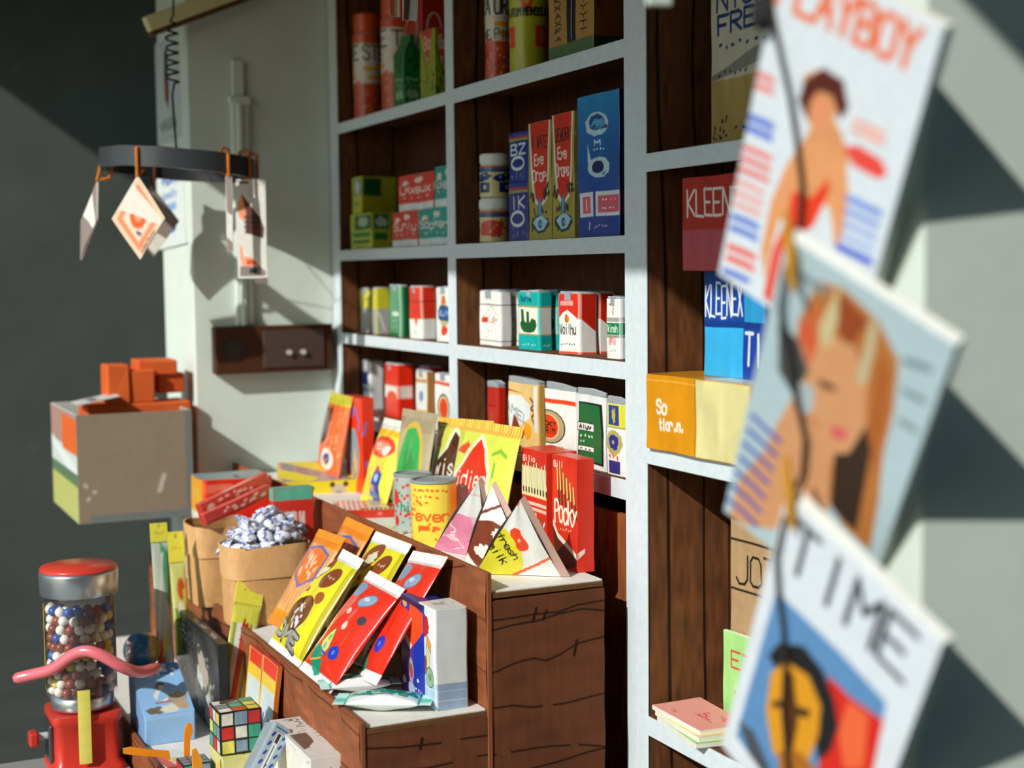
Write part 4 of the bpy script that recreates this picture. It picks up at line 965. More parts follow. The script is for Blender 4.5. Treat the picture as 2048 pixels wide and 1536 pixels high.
bag('snack_bag', 'yellow snack bag with a brown leaf shape behind the red leaf one', TLb, TRb, TLb[2]-T1-.004, .034, a_twi, '#dfe45a', 'yellow snack bags leaning on the bookcase', xshift=-.015, t=.020)
def a_grn2(c):
    c.rect(0, .80, 1, 1, '#a99a7c').ell(.50, .44, .40, .46, '#d9b84a').ell(.50, .42, .34, .42, '#35b158', wob=.02).ell(.5, .42, .16, .22, '#2a9c4a').speck(14, '#1f8a44', .003, .3, .2, .7, .6, .05)
TLc, TRc = P(816, 818, 'Y', -.074), P(886, 830, 'Y', -.074)
bag('snack_bag', 'clear topped bag with a big green oval between the yellow bags', TLc, TRc, TLc[2]-T1-.004, .03, a_grn2, '#b5a888', t=.02, xshift=-.02)
def a_yb(c):
    crimps(c, '#e9ece4', '#cfd6cc', 10, .13)
    c.rect(0, .80, 1, .87, '#f0c02a').ell(.50, .66, .42, .13, '#e8492a').ell(.5, .66, .3, .07, '#f08a70').text('Pola', .2, .63, .6, .07, '#fae0d2', .003).ell(.7, .62, .1, .06, '#fae0d2')
    c.poly([(.40, .10), (.55, .44), (.62, .40), (.78, .36), (.74, .22), (.80, .08), (.5, .02)], '#2348a8').ell(.6, .3, .07, .05, '#a9c6f0').ell(.5, .18, .06, .04, '#e0a07a').ell(.58, .4, .05, .04, '#d8485a').rect(.3, 0, .9, .04, '#8f9aa8')
TLd, TRd = P(770, 835, 'Y', -.068), P(822, 846, 'Y', -.068)
bag('snack_bag', 'yellow snack bag with a red label and blue shape, next to the tall red box', TLd, TRd, TLd[2]-T1-.004, .05, a_yb, '#ece248', t=.03, xshift=-.0, p=.0018)
def a_redb(Fc, R):
    Fc.ell(.5, .38, .38, .30, '#e58a3c').ell(.52, .40, .32, .27, '#8fa4ae').poly([(.4, .2), (.55, .5), (.7, .3), (.6, .14)], '#e5b46a').dots(.45, .12, .6, .4, 4, '#4a5a4a', .004)
    Fc.line([(.15, .78), (.3, .88), (.45, .80), (.6, .90), (.85, .76), (.8, .66)], '#7f77c8', .007); R.ell(.35, .3, .2, .05, '#b072c0').line([(.05, .62), (.3, .74)], '#7f77c8', .006)
carton('red_box', 'tall bright red box with a grey oval at the left end of the top step', 'box', 690, 722, 748, 797, -.085, T1, a_redb, base='#ea3a1c', side='#e8371a', top='#c93018', p=.002, r=.003)
def a_orb(c):
    crimps(c, '#d6cf3a', '#8a8a2a', 7, .12)
    c.ell(.3, .66, .25, .2, '#6a2a1a', wob=.2).ell(.6, .3, .25, .12, '#efe3d6').ell(.6, .3, .12, .06, '#4a4a8c').rect(0, .06, 1, .14, '#8a6aa0').rect(0, 0, 1, .06, '#e24a3a').speck(20, '#f3a060', .004, .5, .2, 1, .9, .05)
TLe, TRe = P(655, 781, 'Y', -.085), P(698, 792, 'Y', -.085)
bag('snack_bag', 'orange snack bag with a yellow crimped top beside the left wall', TLe, TRe, TLe[2]-T1-.004, .035, a_orb, '#e96a32', t=.03, p=.0022, xshift=.02)

# flat game box and boards at the left of the top step
def slab2(name, label, cat, nl, nr, z, depth, th, side_art, top_art, base, group=None, m='gloss', tilt=0, p=.0018, z0=None):
    """low box: near-left and near-right photo corners of its top, depth away from the viewer"""
    a, b = P(*nl, 'Z', z), P(*nr, 'Z', z); L = np.linalg.norm(b-a); yaw = math.atan2(b[1]-a[1], b[0]-a[0])
    Fc = Cv(L, th, base, p); side_art(Fc); T = Cv(L, depth, base, p); top_art(T)
    mb = MB().wrap(L, depth, th, [Fc, base, base, base], top=base, r=.0012, b=.0006, topcv=T)
    o = mb.make(name, mat(m), None, .0005)
    c = (a+b)/2; n = np.array([-math.sin(yaw), math.cos(yaw), 0]); c = c+n*depth/2
    o.location = (c[0], c[1], (z0 if z0 is not None else z-th)); o.rotation_euler = (tilt, 0, yaw); return tag(o, label, cat, group)
def gs(c): c.ell(.22, .55, .03, .16, '#d2401c').ell(.40, .62, .015, .1, '#2c5a1c').ell(.36, .25, .03, .14, '#d2401c').ell(.72, .45, .10, .38, '#c9b8a0', wob=.1).ell(.64, .8, .03, .15, '#2a1c12').ell(.81, .8, .03, .15, '#2a1c12').ell(.72, .3, .04, .1, '#8a7a6a').rect(0, 0, .05, 1, '#9aa032')
def gt(c):
    c.rect(0, 0, 1, 1, '#b98e84')
    for i in range(5):
        for j in range(4): c.rect(.04+i*.19, .05+j*.23, .18+i*.19, .22+j*.23, ('#7e8aa8', '#b58878', '#a87a6a', '#8c8478', '#b0a090', '#9a7f80')[(i*2+j*3) % 6])
    c.rect(.95, 0, 1, 1, '#e8e2d4').rect(0, 0, .03, 1, '#e890a8').rect(0, .97, 1, 1, '#d99a5a')
slab2('game_box', 'flat yellow and pink game box at the left end of the top step', 'game box', (560, 952), (722, 946), T1+.036, .135, .034, gs, gt, '#e6d21c', p=.0022, z0=T1+.0008, tilt=.16)
def rs(c): c.rect(0, 0, 1, 1, '#c9301f').ell(.7, .5, .04, .2, '#e8887a')
def rt(c):
    c.rect(0, 0, 1, 1, '#d9c0a8').rect(0, 0, .5, 1, '#e0766c')
    for i in range(6): c.line([(.04+i*.08, 0), (.02+i*.08, 1)], '#efe0d2', .005)
    c.ell(.7, .6, .2, .25, '#cfc08a').ell(.9, .4, .1, .2, '#9a3420')
    for i in range(8): c.rect(.42+i*.07, 0, .455+i*.07, .2, '#7a2018')
slab2('striped_board_game', 'flat red and white striped box on the top step beside the grey tube', 'game box', (668, 1022), (800, 1018), T1+.014, .11, .013, rs, rt, '#d8503c', p=.002)
def pt(c): c.rect(0, 0, 1, 1, '#c9cfae').speck(40, '#8cc07a', .005, 0, 0, 1, 1, .03).speck(16, '#c9806a', .004, 0, 0, 1, 1, .03)
slab2('picture_card', 'pale green speckled card lying at the edge of the top step', 'card', (728, 1062), (806, 1066), T1+.003, .05, .0025, lambda c: None, pt, '#d5d8c0', p=.002)

# ================================================================= second tread
def lean(name, label, BL, BR, TL, art, base, group, t=.022, crimp=.08, p=.0011, m='wrap', cat='snack bag'):
    M4, w_, h_ = frame(BL, BR, TL); cv = Cv(w_, h_, base, p); art(cv); cv.brush(.02)
    o = place(pillow(w_, h_, t, cv, crimp=crimp).make(name, mat(m)), M4); return tag(o, label, cat, group)
def a_nut(c):
    c.rect(0, .90, 1, 1, '#dfe8ea').rect(0, 0, 1, .07, '#dfe8e8')
    c.ell(.30, .78, .24, .11, '#8a4a22', rot=.5).ell(.32, .76, .14, .06, '#dfe0b8', rot=.4, wob=.3).ell(.66, .74, .19, .09, '#84421e', rot=.45).dots(.58, .72, .76, .76, 3, '#e4cfae', .003).ell(.72, .56, .1, .055, '#a85a28').ell(.30, .58, .05, .03, '#8a4a22')
    c.ell(.42, .36, .30, .16, '#5e2c18', rot=.55, wob=.03).ell(.42, .36, .27, .14, '#7a4228', rot=.55).speck(12, '#d7d9e0', .0055, .3, .26, .56, .46, .04).speck(8, '#3a2018', .003, .26, .24, .6, .5, .06)
    c.text('OME', .06, .15, .66, .12, '#3c3a3a', .0105, ang=-.12).text('OME', .06, .155, .66, .11, '#a7a2a0', .0062, ang=-.12).rect(.92, .08, 1, .9, '#bcae1c')
def a_org(c):
    c.rect(0, .86, 1, 1, '#f08a18').rect(0, 0, 1, .16, '#ee8420')
    for i in range(9): c.line([(.06+i*.11, .16), (.06+i*.11, .84)], '#c98a52', .0022).line([(.10+i*.11, .16), (.10+i*.11, .84)], '#eab888', .002)
    c.poly([(.12, .52), (.5, .40), (.88, .52), (.9, .8), (.5, .86), (.08, .8)], '#6f6aa6').poly([(.17, .54), (.5, .44), (.83, .54), (.85, .78), (.5, .83), (.13, .78)], '#f0741a').speck(22, '#f8c49a', .006, .25, .55, .75, .75, .05)
def a_pea(c):
    c.rect(0, .90, 1, 1, '#e3dcda').rect(0, 0, 1, .08, '#e3dcda')
    for i in range(5): c.line([(.12+i*.2, .90), (.12+i*.2, 1)], '#c3bcc8', .0014)
    c.ell(.18, .82, .16, .07, '#7f9cbc').ell(.58, .76, .17, .06, '#8fa9c6', ol='#5f7c9c', ow=.0016, rot=.3).ell(.55, .77, .07, .02, '#c9d6e4').ell(.78, .60, .09, .04, '#46424c').ell(.5, .50, .07, .04, '#f4d9cf').ell(.36, .62, .05, .03, '#f6c4b8')
    c.poly([(.36, .45), (.46, .36), (.5, .28), (.44, .20), (.28, .22), (.24, .30), (.30, .38)], '#e6e07a', ol='#2c7c5a', ow=.0016).ell(.36, .28, .05, .03, '#6fc0b0').ell(.37, .36, .04, .03, '#7fc86a').ell(.65, .27, .12, .062, '#1c3fc0', wob=.08).ell(.64, .27, .03, .02, '#6a8ce8').line([(.28, .24), (.5, .22)], '#2a4ac0', .0035)
    c.ell(.32, .15, .22, .085, '#12906e', wob=.08, rot=-.5).line([(.14, .12), (.42, .18)], '#e8a83a', .003).ell(.08, .36, .06, .06, '#c9b45a').ell(.04, .26, .05, .08, '#7aa04a')
    c.rect(0, .08, .06, .5, '#e8521c').speck(8, '#2f8a60', .004, .0, .2, .12, .5, .03)
GP = 'peanut and wafer packs leaning on the second step'
yb = -.392
lean('wafer_pack', 'orange wafer pack at the back of the leaning row, just its orange top showing', P(585, 1225, 'Y', -.33), P(635, 1260, 'Y', -.33), P(668, 1022, 'Y', -.236), a_org, '#e9a468', GP, t=.014)
lean('wafer_pack', 'orange wafer pack leaning furthest left in the row on the second step', P(535, 1243, 'Y', -.375), P(583, 1272, 'Y', -.375), P(640, 1058, 'Y', -.285), a_org, '#e9a468', GP, t=.016)
lean('nut_pack', 'yellow nut pack with a white top behind the front yellow one', P(640, 1270, 'Y', -.33), P(705, 1310, 'Y', -.33), P(716, 1049, 'Y', -.236), a_nut, '#e5dc2c', GP, t=.014)
lean('nut_pack', 'yellow nut pack with brown nuts and grey lettering, front of the leaning row', P(535, 1291, 'Y', yb), P(594, 1340, 'Y', yb), P(676, 1092, 'Y', -.288), a_nut, '#e5dc2c', GP, t=.022, p=.0009)
lean('peanut_pack', 'red and blue spotted pack leaning behind the front red one, beside the purple carton', P(690, 1345, 'Y', -.35), P(752, 1372, 'Y', -.35), P(782, 1093, 'Y', -.238), a_pea, '#e8331c', GP, t=.018, p=.001)
lean('peanut_pack', 'red pack with blue spots and a green leaf at the front of the leaning row', P(598, 1338, 'Y', -.395), P(660, 1388, 'Y', -.395), P(739, 1140, 'Y', -.285), a_pea, '#e8331c', GP, t=.024, p=.0009)
# cartons
def a_pur(Fc, R):
    Fc.rect(0, 0, .55, .55, '#5a2a8c').poly([(.0, .60), (.42, .48), (1, .74), (1, .92), (.4, .98), (.3, .7)], '#ef4f22').poly([(.0, .60), (.42, .48), (.5, .53), (.1, .66)], '#f2d8cc').ell(.18, .80, .12, .05, '#2a62c8').ell(.16, .93, .1, .04, '#c9b05a').rect(0, .95, 1, 1, '#2a2440')
    Fc.ell(.42, .27, .14, .13, '#9aa0b4', wob=.15).ell(.44, .26, .08, .08, '#b04a5a').ell(.42, .08, .16, .06, '#9fb4cc').ell(.1, .12, .08, .04, '#dfe6f4').ell(.74, .2, .05, .02, '#dfe6f4').dots(.6, .08, .9, .14, 3, '#dfe6f4', .003)
carton('purple_carton', 'deep blue and purple carton with an orange splash behind the white carton', 'carton', 801, 846, 900, 1192, -.294, T2, a_pur, base='#1a34a8', side='#1a34a8', top='#2c2c7a', p=.0009, r=.001, h=.132)
def a_milk(Fc, R):
    for c in (Fc, R): c.rect(0, 0, 1, .26, '#a9bfd8' if c is Fc else '#93a9c4').line([(0, .19), (1, .19)], '#cfdbe8', .0014).line([(0, .09), (1, .09)], '#c6d4e4', .0012)
    R.rect(0, .19, 1, .26, '#8fa6c0')
    Fc.poly([(0, .8), (.14, .9), (.2, .86), (.1, .78)], '#e8b83a', ol='#2a1c14').ell(.42, .80, .24, .10, '#c22a22', wob=.18, ol='#2a1412').ell(.25, .70, .16, .05, '#b5242a', wob=.2).poly([(.55, .72), (.8, .64), (.78, .54), (.52, .64)], '#f0a028', ol='#2a1c14').poly([(.5, .62), (.72, .5), (.66, .36), (.4, .38), (.46, .5)], '#d9cf9a', ol='#3a2c1c').ell(.4, .44, .1, .06, '#7a5a3a').ell(.3, .35, .14, .04, '#c25040', ol='#3a1c14').ell(.66, .3, .26, .10, '#8fb08a', ol='#2c4a3a', ow=.0014).ell(.66, .3, .1, .04, '#5f8a6a')
def tmilk(c): c.text('2U', .30, .25, .25, .3, '#4a4e4a', .0016).speck(30, '#b8b8a8', .0012, .1, .1, .9, .9, .05)
def mdef(V):
    V = V.copy(); V[:, 2] += .0012*np.sin(V[:, 0]*140+1)*(V[:, 2] > .14); return V
carton('milk_carton', 'tall white carton with pale blue bands at the right end of the second step', 'carton', 836, 869, 935, 1221, -.293, T2, a_milk, base='#dfe5e8', side='#d9dedd', top='#e6e8de', p=.0008, r=.003, topart=tmilk, deform=mdef)
def a_bar(c):
    c.rect(0, .0, 1, .12, '#bfe6dc').rect(0, .88, 1, 1, '#bfe6dc')
    for z0, z1 in ((0, .12), (.88, 1)):
        for i in range(10): c.line([(.06+i*.1, z0+.01), (.06+i*.1, z1-.01)], '#2aa894', .0018)
    c.rect(0, .115, 1, .135, '#1f9f8c').rect(0, .865, 1, .885, '#1f9f8c').rect(.0, .14, .74, .86, '#9adccd').speck(30, '#108a78', .007, .3, .16, .7, .84, .06).line([(.56, .16), (.64, .4), (.56, .7), (.62, .84)], '#1d7f9c', .004).line([(.1, .2), (.08, .8)], '#e6f2ee', .004)
    c.line([(.6, .2), (.7, .35), (.6, .5), (.75, .6)], '#8f9698', .002).line([(.65, .3), (.8, .4), (.7, .55)], '#8f9698', .0016)
def bar(label, a, b, wdt, th, zc):
    a, b = np.array([*a, zc]), np.array([*b, zc]); d_ = b-a; L = np.linalg.norm(d_); d_ /= L
    side = np.array([-d_[1], d_[0], 0]); up = np.array([0, 0, 1.0])
    cv = Cv(wdt, L, '#e4eae8', .0009); a_bar(cv); cv.brush(.02)
    o = pillow(wdt, L, th, cv, crimp=.13, back='#d4dcd8').make('chocolate_bar', mat('wrap'))
    # local x -> across (towards viewer right is -side), z -> along, y -> down
    X = -side; Z = d_; Y = np.cross(Z, X); 
    o.matrix_world = Matrix(((X[0], Y[0], Z[0], a[0]), (X[1], Y[1], Z[1], a[1]), (X[2], Y[2], Z[2], a[2]), (0, 0, 0, 1)))
    return tag(o, label, 'chocolate bar', 'teal wrapped chocolate bars on the second step')
q0, q1 = P(676, 1400, 'Z', T2+.012), P(868, 1402, 'Z', T2+.012)
bar('teal and white wrapped bar at the very edge of the second step', (q0[0]-.004, q0[1]-.002), (q1[0]-.004, q1[1]), .050, .021, T2+.0125)
q0, q1 = P(640, 1372, 'Z', T2+.012), P(800, 1360, 'Z', T2+.012)
bar('teal and white wrapped bar lying behind the front one', (q0[0]-.004, q0[1]), (q1[0]-.004, q1[1]), .046, .019, T2+.0125)

# kraft bags of sweets
def kraft(label, X, ya, yb_, depth, ztop, z0, cuff=.052):
    cy = (ya+yb_)/2; w_ = abs(yb_-ya); h = ztop-z0
    t = tag(empty('paper_bag', (X-depth/2, cy, z0)), label, 'paper bag', 'brown paper bags of sweets on the second step')
    def ring(sc, n=48):
        a = np.arange(n)/n*2*PI; c_, s_ = np.cos(a), np.sin(a); e = .45
        return np.stack([np.sign(c_)*np.abs(c_)**e*depth/2*sc, np.sign(s_)*np.abs(s_)**e*w_/2*sc], 1)
    def shell(name, sc0, sc1, za, zb, col, inner=True, rows=12):
        mb = MB(); R = []
        for i in range(rows):
            t_ = i/(rows-1); r_ = ring(sc0+(sc1-sc0)*t_); z = za+(zb-za)*t_
            k = 1+.010*np.sin(np.arange(48)*.9+i*.6)+.006*np.sin(np.arange(48)*2.3-i)
            R.append(np.concatenate([r_*k[:, None], np.full((48, 1), z)+.0015*np.sin(np.arange(48)*.5)[:, None]*t_], 1))
        R = np.array(R); mb.grid(R, col, closed=True)
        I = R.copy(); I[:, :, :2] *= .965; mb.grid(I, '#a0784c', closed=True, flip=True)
        mb.grid(np.stack([R[-1], I[-1]]), '#dcb686', closed=True); mb.grid(np.stack([I[0], R[0]]), col, closed=True)
        return mb
    b = shell('b', .97, .985, .001, h-.01, '#cf9f68'); b.cap(np.concatenate([ring(.9), np.full((48, 1), .001)], 1), '#cf9f68', up=False)
    b.make('body', mat('kraft'), t); shell('c', 1.02, 1.04, h-cuff, h, '#d8aa74', rows=6).make('folded_cuff', mat('kraft'), t)
    # filling board inside so sweets rest on something
    f = MB(); f.cap(np.concatenate([ring(.93), np.full((48, 1), h-.022)], 1), '#8a6a48'); f.make('inner_fill', mat('kraft'), t)
    return t
KX2 = -2.30
ka, kb = P(457, 1090, 'X', KX2)[1], P(628, 1090, 'X', KX2)[1]
z2 = P(540, 1093, 'X', KX2)[2]
kraft('brown paper bag heaped with blue and white wrapped sweets, cuff folded down', KX2, ka+.004, kb-.002, .095, z2, T2)
KX1 = -2.47
k1a, k1b = P(386, 1060, 'X', KX1)[1], P(500, 1060, 'X', KX1)[1]
z1 = P(430, 1056, 'X', KX1)[2]
kraft('brown paper bag holding red stick packs, behind the one full of sweets', KX1, max(k1a, -.43)+.002, k1b+.012, .12, z1, T2)
# tins with grey lids behind the bags
def a_tin(Fc, R):
    Fc.rect(0, 0, 1, 1, '#eda51e').rect(0, .45, 1, .68, '#e9e2d0').rect(.2, .12, .9, .3, '#e9e2d0').ell(.5, .85, .3, .08, '#e8b43a')
    R.rect(0, 0, 1, 1, '#e6301c').rect(0, .88, .4, .96, '#ef7a62').rect(.14, 0, .3, .9, '#ee4a2a')
def tt(c): c.rect(0, 0, 1, 1, '#8a9a9a').rect(.55, .5, .9, .62, '#2c3434').rect(.5, .8, .85, .9, '#3a3430')
carton('drinks_tin', 'red and orange tin with a grey lid standing behind the paper bags', 'tin', 380, 406, 546, 962, -.378, T2, a_tin, base='#e6301c', side='#e6301c', top='#8a9a9a', p=.003, r=.008, topart=tt, group=None)
# red stick packs in the back bag
def a_stick(Fc, R):
    for c in (Fc, R): c.rect(0, 0, 1, 1, '#d9483c').speck(16, '#f2c0b4', .004, 0, 0, 1, 1, .06).line([(0, .5), (1, .5)], '#7a2a24', .002)
sp = []
for i, (p0, p1, lb) in enumerate((((402, 1030), (536, 965), 'upper red stick pack poking out of the back paper bag'), ((408, 1052), (540, 990), 'lower red stick pack poking out of the back paper bag'))):
    a, b = P(*p0, 'X', KX1-.02+i*.03), P(*p1, 'X', KX1-.06+i*.03); L = np.linalg.norm(b-a); d_ = (b-a)/L
    Fc = Cv(L, .020, '#d9483c', .002); Fc.speck(10, '#f6cfc4', .005, .05, .2, .95, .8, .05).line([(0, .12), (1, .12)], '#7a3028', .0025)
    T = Cv(L, .018, '#d9483c', .002)
    mb = MB().wrap(L, .018, .020, [Fc, '#cf4034', '#cf4034', '#cf4034'], top='#e0645a', r=.002)
    o = mb.make('stick_pack', mat('wrap'), None, .0004)
    X = d_; Y = np.cross([0, 0, 1.0], X); Y /= np.linalg.norm(Y); Y = -np.array([1.0, 0, 0]) + X*X[0]; Y /= np.linalg.norm(Y); Z = np.cross(X, Y); c = (a+b)/2
    o.matrix_world = Matrix(((X[0], Y[0], Z[0], c[0]), (X[1], Y[1], Z[1], c[1]), (X[2], Y[2], Z[2], c[2]), (0, 0, 0, 1)))
    tag(o, lb, 'stick pack', 'red stick packs in the back paper bag')
def a_rl(Fc, R):
    for c in (Fc, R): c.rect(0, 0, 1, 1, '#cf3226').rect(0, .9, 1, 1, '#5ab09a')
    R.text('TRCOLN', .06, .66, .7, .14, '#f0d8d0', .005).text('JE', .1, .36, .3, .18, '#e6e0dc', .006).ell(.85, .4, .1, .2, '#b8847c')
o = carton('red_sweet_box', 'small red sweet box with white lettering standing behind the heap of wrapped sweets', 'box', 538, 546, 622, 978, -.318, T2, a_rl, base='#cf3226', side='#cf3226', top='#4ea28c', p=.002, d=.07)
# wrapped sweets
def sweet(seed):
    random.seed(seed); mb = MB()
    def fn(N):
        a = np.arctan2(N[..., 1], N[..., 2]); s_ = (np.sin(a*3+N[..., 0]*4+seed) > .62)[..., None]
        return np.where(s_, hx('#2c4a9a' if seed % 2 else '#5b78c0'), hx('#e8ecf2'))
    mb.sphere((0, 0, 0), .0125, '#ffffff', 16, 11, (1.25, 1, .85), fn)
    for s_ in (-1, 1):
        n = 12; A = []
        for k in range(3):
            rr = (.003, .0070, .0105)[k]; x = s_*(.0138+.0045*k)
            a = np.arange(n)/n*2*PI; rad = rr*(1+.3*np.sin(a*4+seed))
            A.append(np.stack([np.full(n, x), rad*np.cos(a), rad*.5*np.sin(a)], 1))
        col = np.tile(hx('#dfe6ef'), (3, n, 1)); col[:, ::3] = hx('#3b57a4'); mb.grid(np.array(A), col, closed=True, flip=(s_ > 0))
        mb.grid(np.array(A)*.97, col, closed=True, flip=(s_ < 0))
    return mb.make('wrapped_sweet', mat('wrap'))
protos = [sweet(s_) for s_ in (1, 2, 3)]
random.seed(21)
k = 0; cyk = (ka+kb)/2; hw = (kb-ka)/2-.012; cxk = KX2-.0475
spots = []
for layer, (n, sc, dz) in enumerate(((14, 1.0, -.004), (10, .78, .012), (7, .5, .027), (3, .22, .038))):
    for i in range(n):
        a = 2*PI*i/n+layer*.5+random.uniform(-.1, .1); rr = sc*random.uniform(.86, 1.0)
        spots.append((cxk+.036*rr*math.cos(a), cyk+hw*rr*math.sin(a), z2+dz+random.uniform(-.002, .003)+.012*(1 if math.sin(a) > .3 else 0)))
for i in range(5): spots.append((cxk+random.uniform(-.018, .018), cyk+random.uniform(-.03, .03), z2-.004))
used = [0, 0, 0]
for i, s_ in enumerate(spots):
    pr_ = protos[i % 3]
    o = pr_ if not used[i % 3] else pr_.copy()
    if used[i % 3]: COL.objects.link(o)
    used[i % 3] = 1
    o.location = s_; o.rotation_euler = (random.uniform(-.5, .5), random.uniform(-.6, .6), random.uniform(0, 6.3))
    tag(o, 'blue and white twist-wrapped sweet in the heap on the front paper bag', 'sweet', 'blue and white wrapped sweets heaped on the front paper bag')

# ================================================================= bottom tread
def cube(name, label, xl, xc, xr, X, yb_ , seedcols, p=.0011, zb=None, yaw=0, size=None):
    a, b = P(xc, yb_, 'X', X), P(xr, yb_, 'X', X); s_ = size or b[1]-a[1]; zb = T3+.0005 if zb is None else zb
    cvs = []
    for f in range(3):
        c = Cv(s_, s_, '#14181a', p)
        for i in range(3):
            for j in range(3): 
                e = random.uniform(.012, .03); c.rect(i/3+e, j/3+e, (i+1)/3-e, (j+1)/3-e, seedcols[f][(2-j)*3+i])
        c.brush(.05, .004); cvs.append(c)
    mb = MB().wrap(s_, s_, s_, [cvs[0], cvs[1], '#2c6a9c', '#a03024'], top='#14181a', r=.0015, topcv=cvs[2])
    o = mb.make(name, mat('gloss'), None, .0004); o.location = (X-s_/2, a[1]+s_/2, zb); o.rotation_euler.z = yaw
    return tag(o, label, 'puzzle cube', 'puzzle cubes on the bottom step')
PAD = P(441, 1513, 'X', -2.0)[2]
W_, G_, B_, R_, Y_, T_ = '#dcdacb', '#3aa383', '#7f95a8', '#c82a26', '#d9cf58', '#6f8596'
cube('puzzle_cube', 'large colour puzzle cube in front of the striped candy bag on the bottom step', 395, 441, 513, -2.0, 1512, [[R_, W_, Y_, Y_, G_, B_, G_, R_, W_], [W_, B_, R_, R_, W_, G_, Y_, B_, G_], [G_, Y_, Y_, T_, G_, R_, W_, T_, W_]], size=.061, p=.0009, zb=PAD)
cube('puzzle_cube', 'small colour puzzle cube with a red side, half out of frame at the bottom', 336, 366, 424, -2.03, 1560, [[R_]*9, [G_, Y_, B_, G_, G_, Y_, W_, G_, R_], [T_]*9], zb=T3-.0+.0005)
# pale blue box with a raised picture lid
Xb = -2.27; y0, y1 = P(264, 1480, 'X', Xb)[1], P(392, 1480, 'X', Xb)[1]; y0 = max(y0, -.564)
wb = y1-y0
def wedge(V):
    V = V.copy(); k = np.clip(V[:, 2]/.045, 0, 1); V[:, 2] += k*(.06-V[:, 0])*.42*1.0; return V
R = Cv(wb, .045, '#8fb8e2', .002).rect(0, .9, 1, 1, '#9fc4e8'); T = Cv(.12, wb, '#8cbcec', .002)
T.rect(0, 0, .22, 1, '#3f7fc6').speck(20, '#dbe8f6', .006, 0, 0, .25, 1, .04).ell(.45, .5, .07, .1, '#3a3a34').ell(.47, .5, .05, .07, '#d9d0b4').ell(.62, .5, .12, .2, '#dfe2d8', wob=.1).ell(.70, .75, .12, .2, '#a89c88', wob=.2).ell(.9, .3, .07, .26, '#6a6452', wob=.2).ell(.9, .55, .08, .2, '#d6d4c6', wob=.2).ell(.86, .8, .08, .14, '#c09a7c', wob=.2).line([(.76, .3), (.76, .6)], '#c2422c', .003)
mb = MB().wrap(.12, wb, .045, ['#7fa8d8', R, '#7fa8d8', '#7fa8d8'], top='#8cbcec', topcv=T, deform=wedge, r=.003)
o = mb.make('picture_box', mat('gloss'), None, .0005); o.location = (Xb-.06, (y0+y1)/2, T3+.0005); tag(o, 'pale blue box with a picture lid on the bottom step beside the big puzzle cube', 'box')
def a_blk(Fc, R):
    Fc.speck(70, '#7f98a6', .004, .02, .3, .5, .95, .03).ell(.62, .55, .12, .2, '#b5a494', wob=.3).ell(.55, .34, .10, .2, '#d4dcd6', wob=.3).ell(.75, .2, .08, .2, '#c8d0ca', wob=.25).ell(.84, .08, .06, .1, '#c8b0a8').speck(30, '#a8a094', .004, .4, .2, .9, .8, .04)
def tblk(c): c.scrib(.3, .25, .3, .5, '#8fa0a8', .004, 7).scrib(.66, .25, .2, .5, '#8fa0a8', .004, 4)
carton('game_case', 'black case with a pale figure and grey lettering behind the pale blue box', 'case', 354, 436, 458, 1290, -.452, T3+.0005, a_blk, base='#1c2224', side='#1a1e20', top='#23292b', p=.002, topart=tblk)
# header-card sweet bags standing up
def header(name, label, BL, BR, TL, body_art, base, hd_col='#dfd94a', m='wrap', t=.008, hd=.16, group=None, p=.0016):
    M4, w_, h_ = frame(BL, BR, TL); tt_ = empty(name); tt_.matrix_world = M4
    cv = Cv(w_, h_*(1-hd), base, p); body_art(cv)
    pillow(w_, h_*(1-hd), t, cv, crimp=.03).make('bag', mat(m), tt_)
    c2 = Cv(w_, h_*hd, hd_col, p); c2.dots(.2, .4, .8, .5, 3, '#b56a2a', .002).ell(.5, .85, .07, .06, '#8a8a2a')
    mb = MB(); mb.box(-w_/2, -.0016, h_*(1-hd)-.002, w_/2, .0016, h_, hd_col, .0004); mb.quadcv((-w_/2, -.0018, h_*(1-hd)-.002), (w_, 0, 0), (0, 0, h_*hd+.002), c2, 0)
    mb.make('header_card', mat('paper'), tt_); return tag(tt_, label, 'sweet bag', group)
def a_strip(c):
    for i, col in enumerate(('#b9bc50', '#8a9a3c', '#d9dccf', '#e4e6e0', '#c24a2c', '#d83a24', '#e2c04a', '#8a9a3c', '#d9d9a0', '#c9a06a')): c.rect(i/10, 0, (i+1)/10, .93, col)
    c.rect(0, .84, 1, 1, '#d4d452').speck(12, '#a32c22', .003, .4, .7, .7, .88, .03)
def hb(px, py, X): return P(px, py, 'X', X)
header('candy_strip_bag', 'slim bag of striped candy sticks with a yellow header behind the big puzzle cube', hb(424, 1466, -2.25), hb(480, 1473, -2.25), hb(460, 1138, -2.31), a_strip, '#c9cfa0', hd=.19)
def a_kite(c): c.rect(0, 0, 1, 1, '#b4bfae').poly([(.5, 1), (1, .9), (1, .45), (.7, .55)], '#3f9a66').poly([(0, 0), (.6, 0), (.2, .3), (0, .3)], '#d8402c').poly([(.3, .1), (.8, .2), (.5, .34)], '#d6c24a').line([(.1, .2), (.6, .9)], '#cfd8cc', .004)
header('toy_kite_bag', 'tall pale bag with green and red shapes behind the toy ball', hb(316, 1345, -2.42), hb(350, 1341, -2.42), hb(328, 1045, -2.46), a_kite, '#b4bfae', hd=.12, p=.0025, hd_col='#d9d24a')
def a_can2(c): c.rect(0, 0, 1, 1, '#c8cf7a').rect(.1, .0, .4, .5, '#6f8a3c').ell(.6, .7, .25, .12, '#c8502c').ell(.5, .5, .2, .06, '#e6e0d0').rect(.7, 0, 1, .7, '#dcd84e')
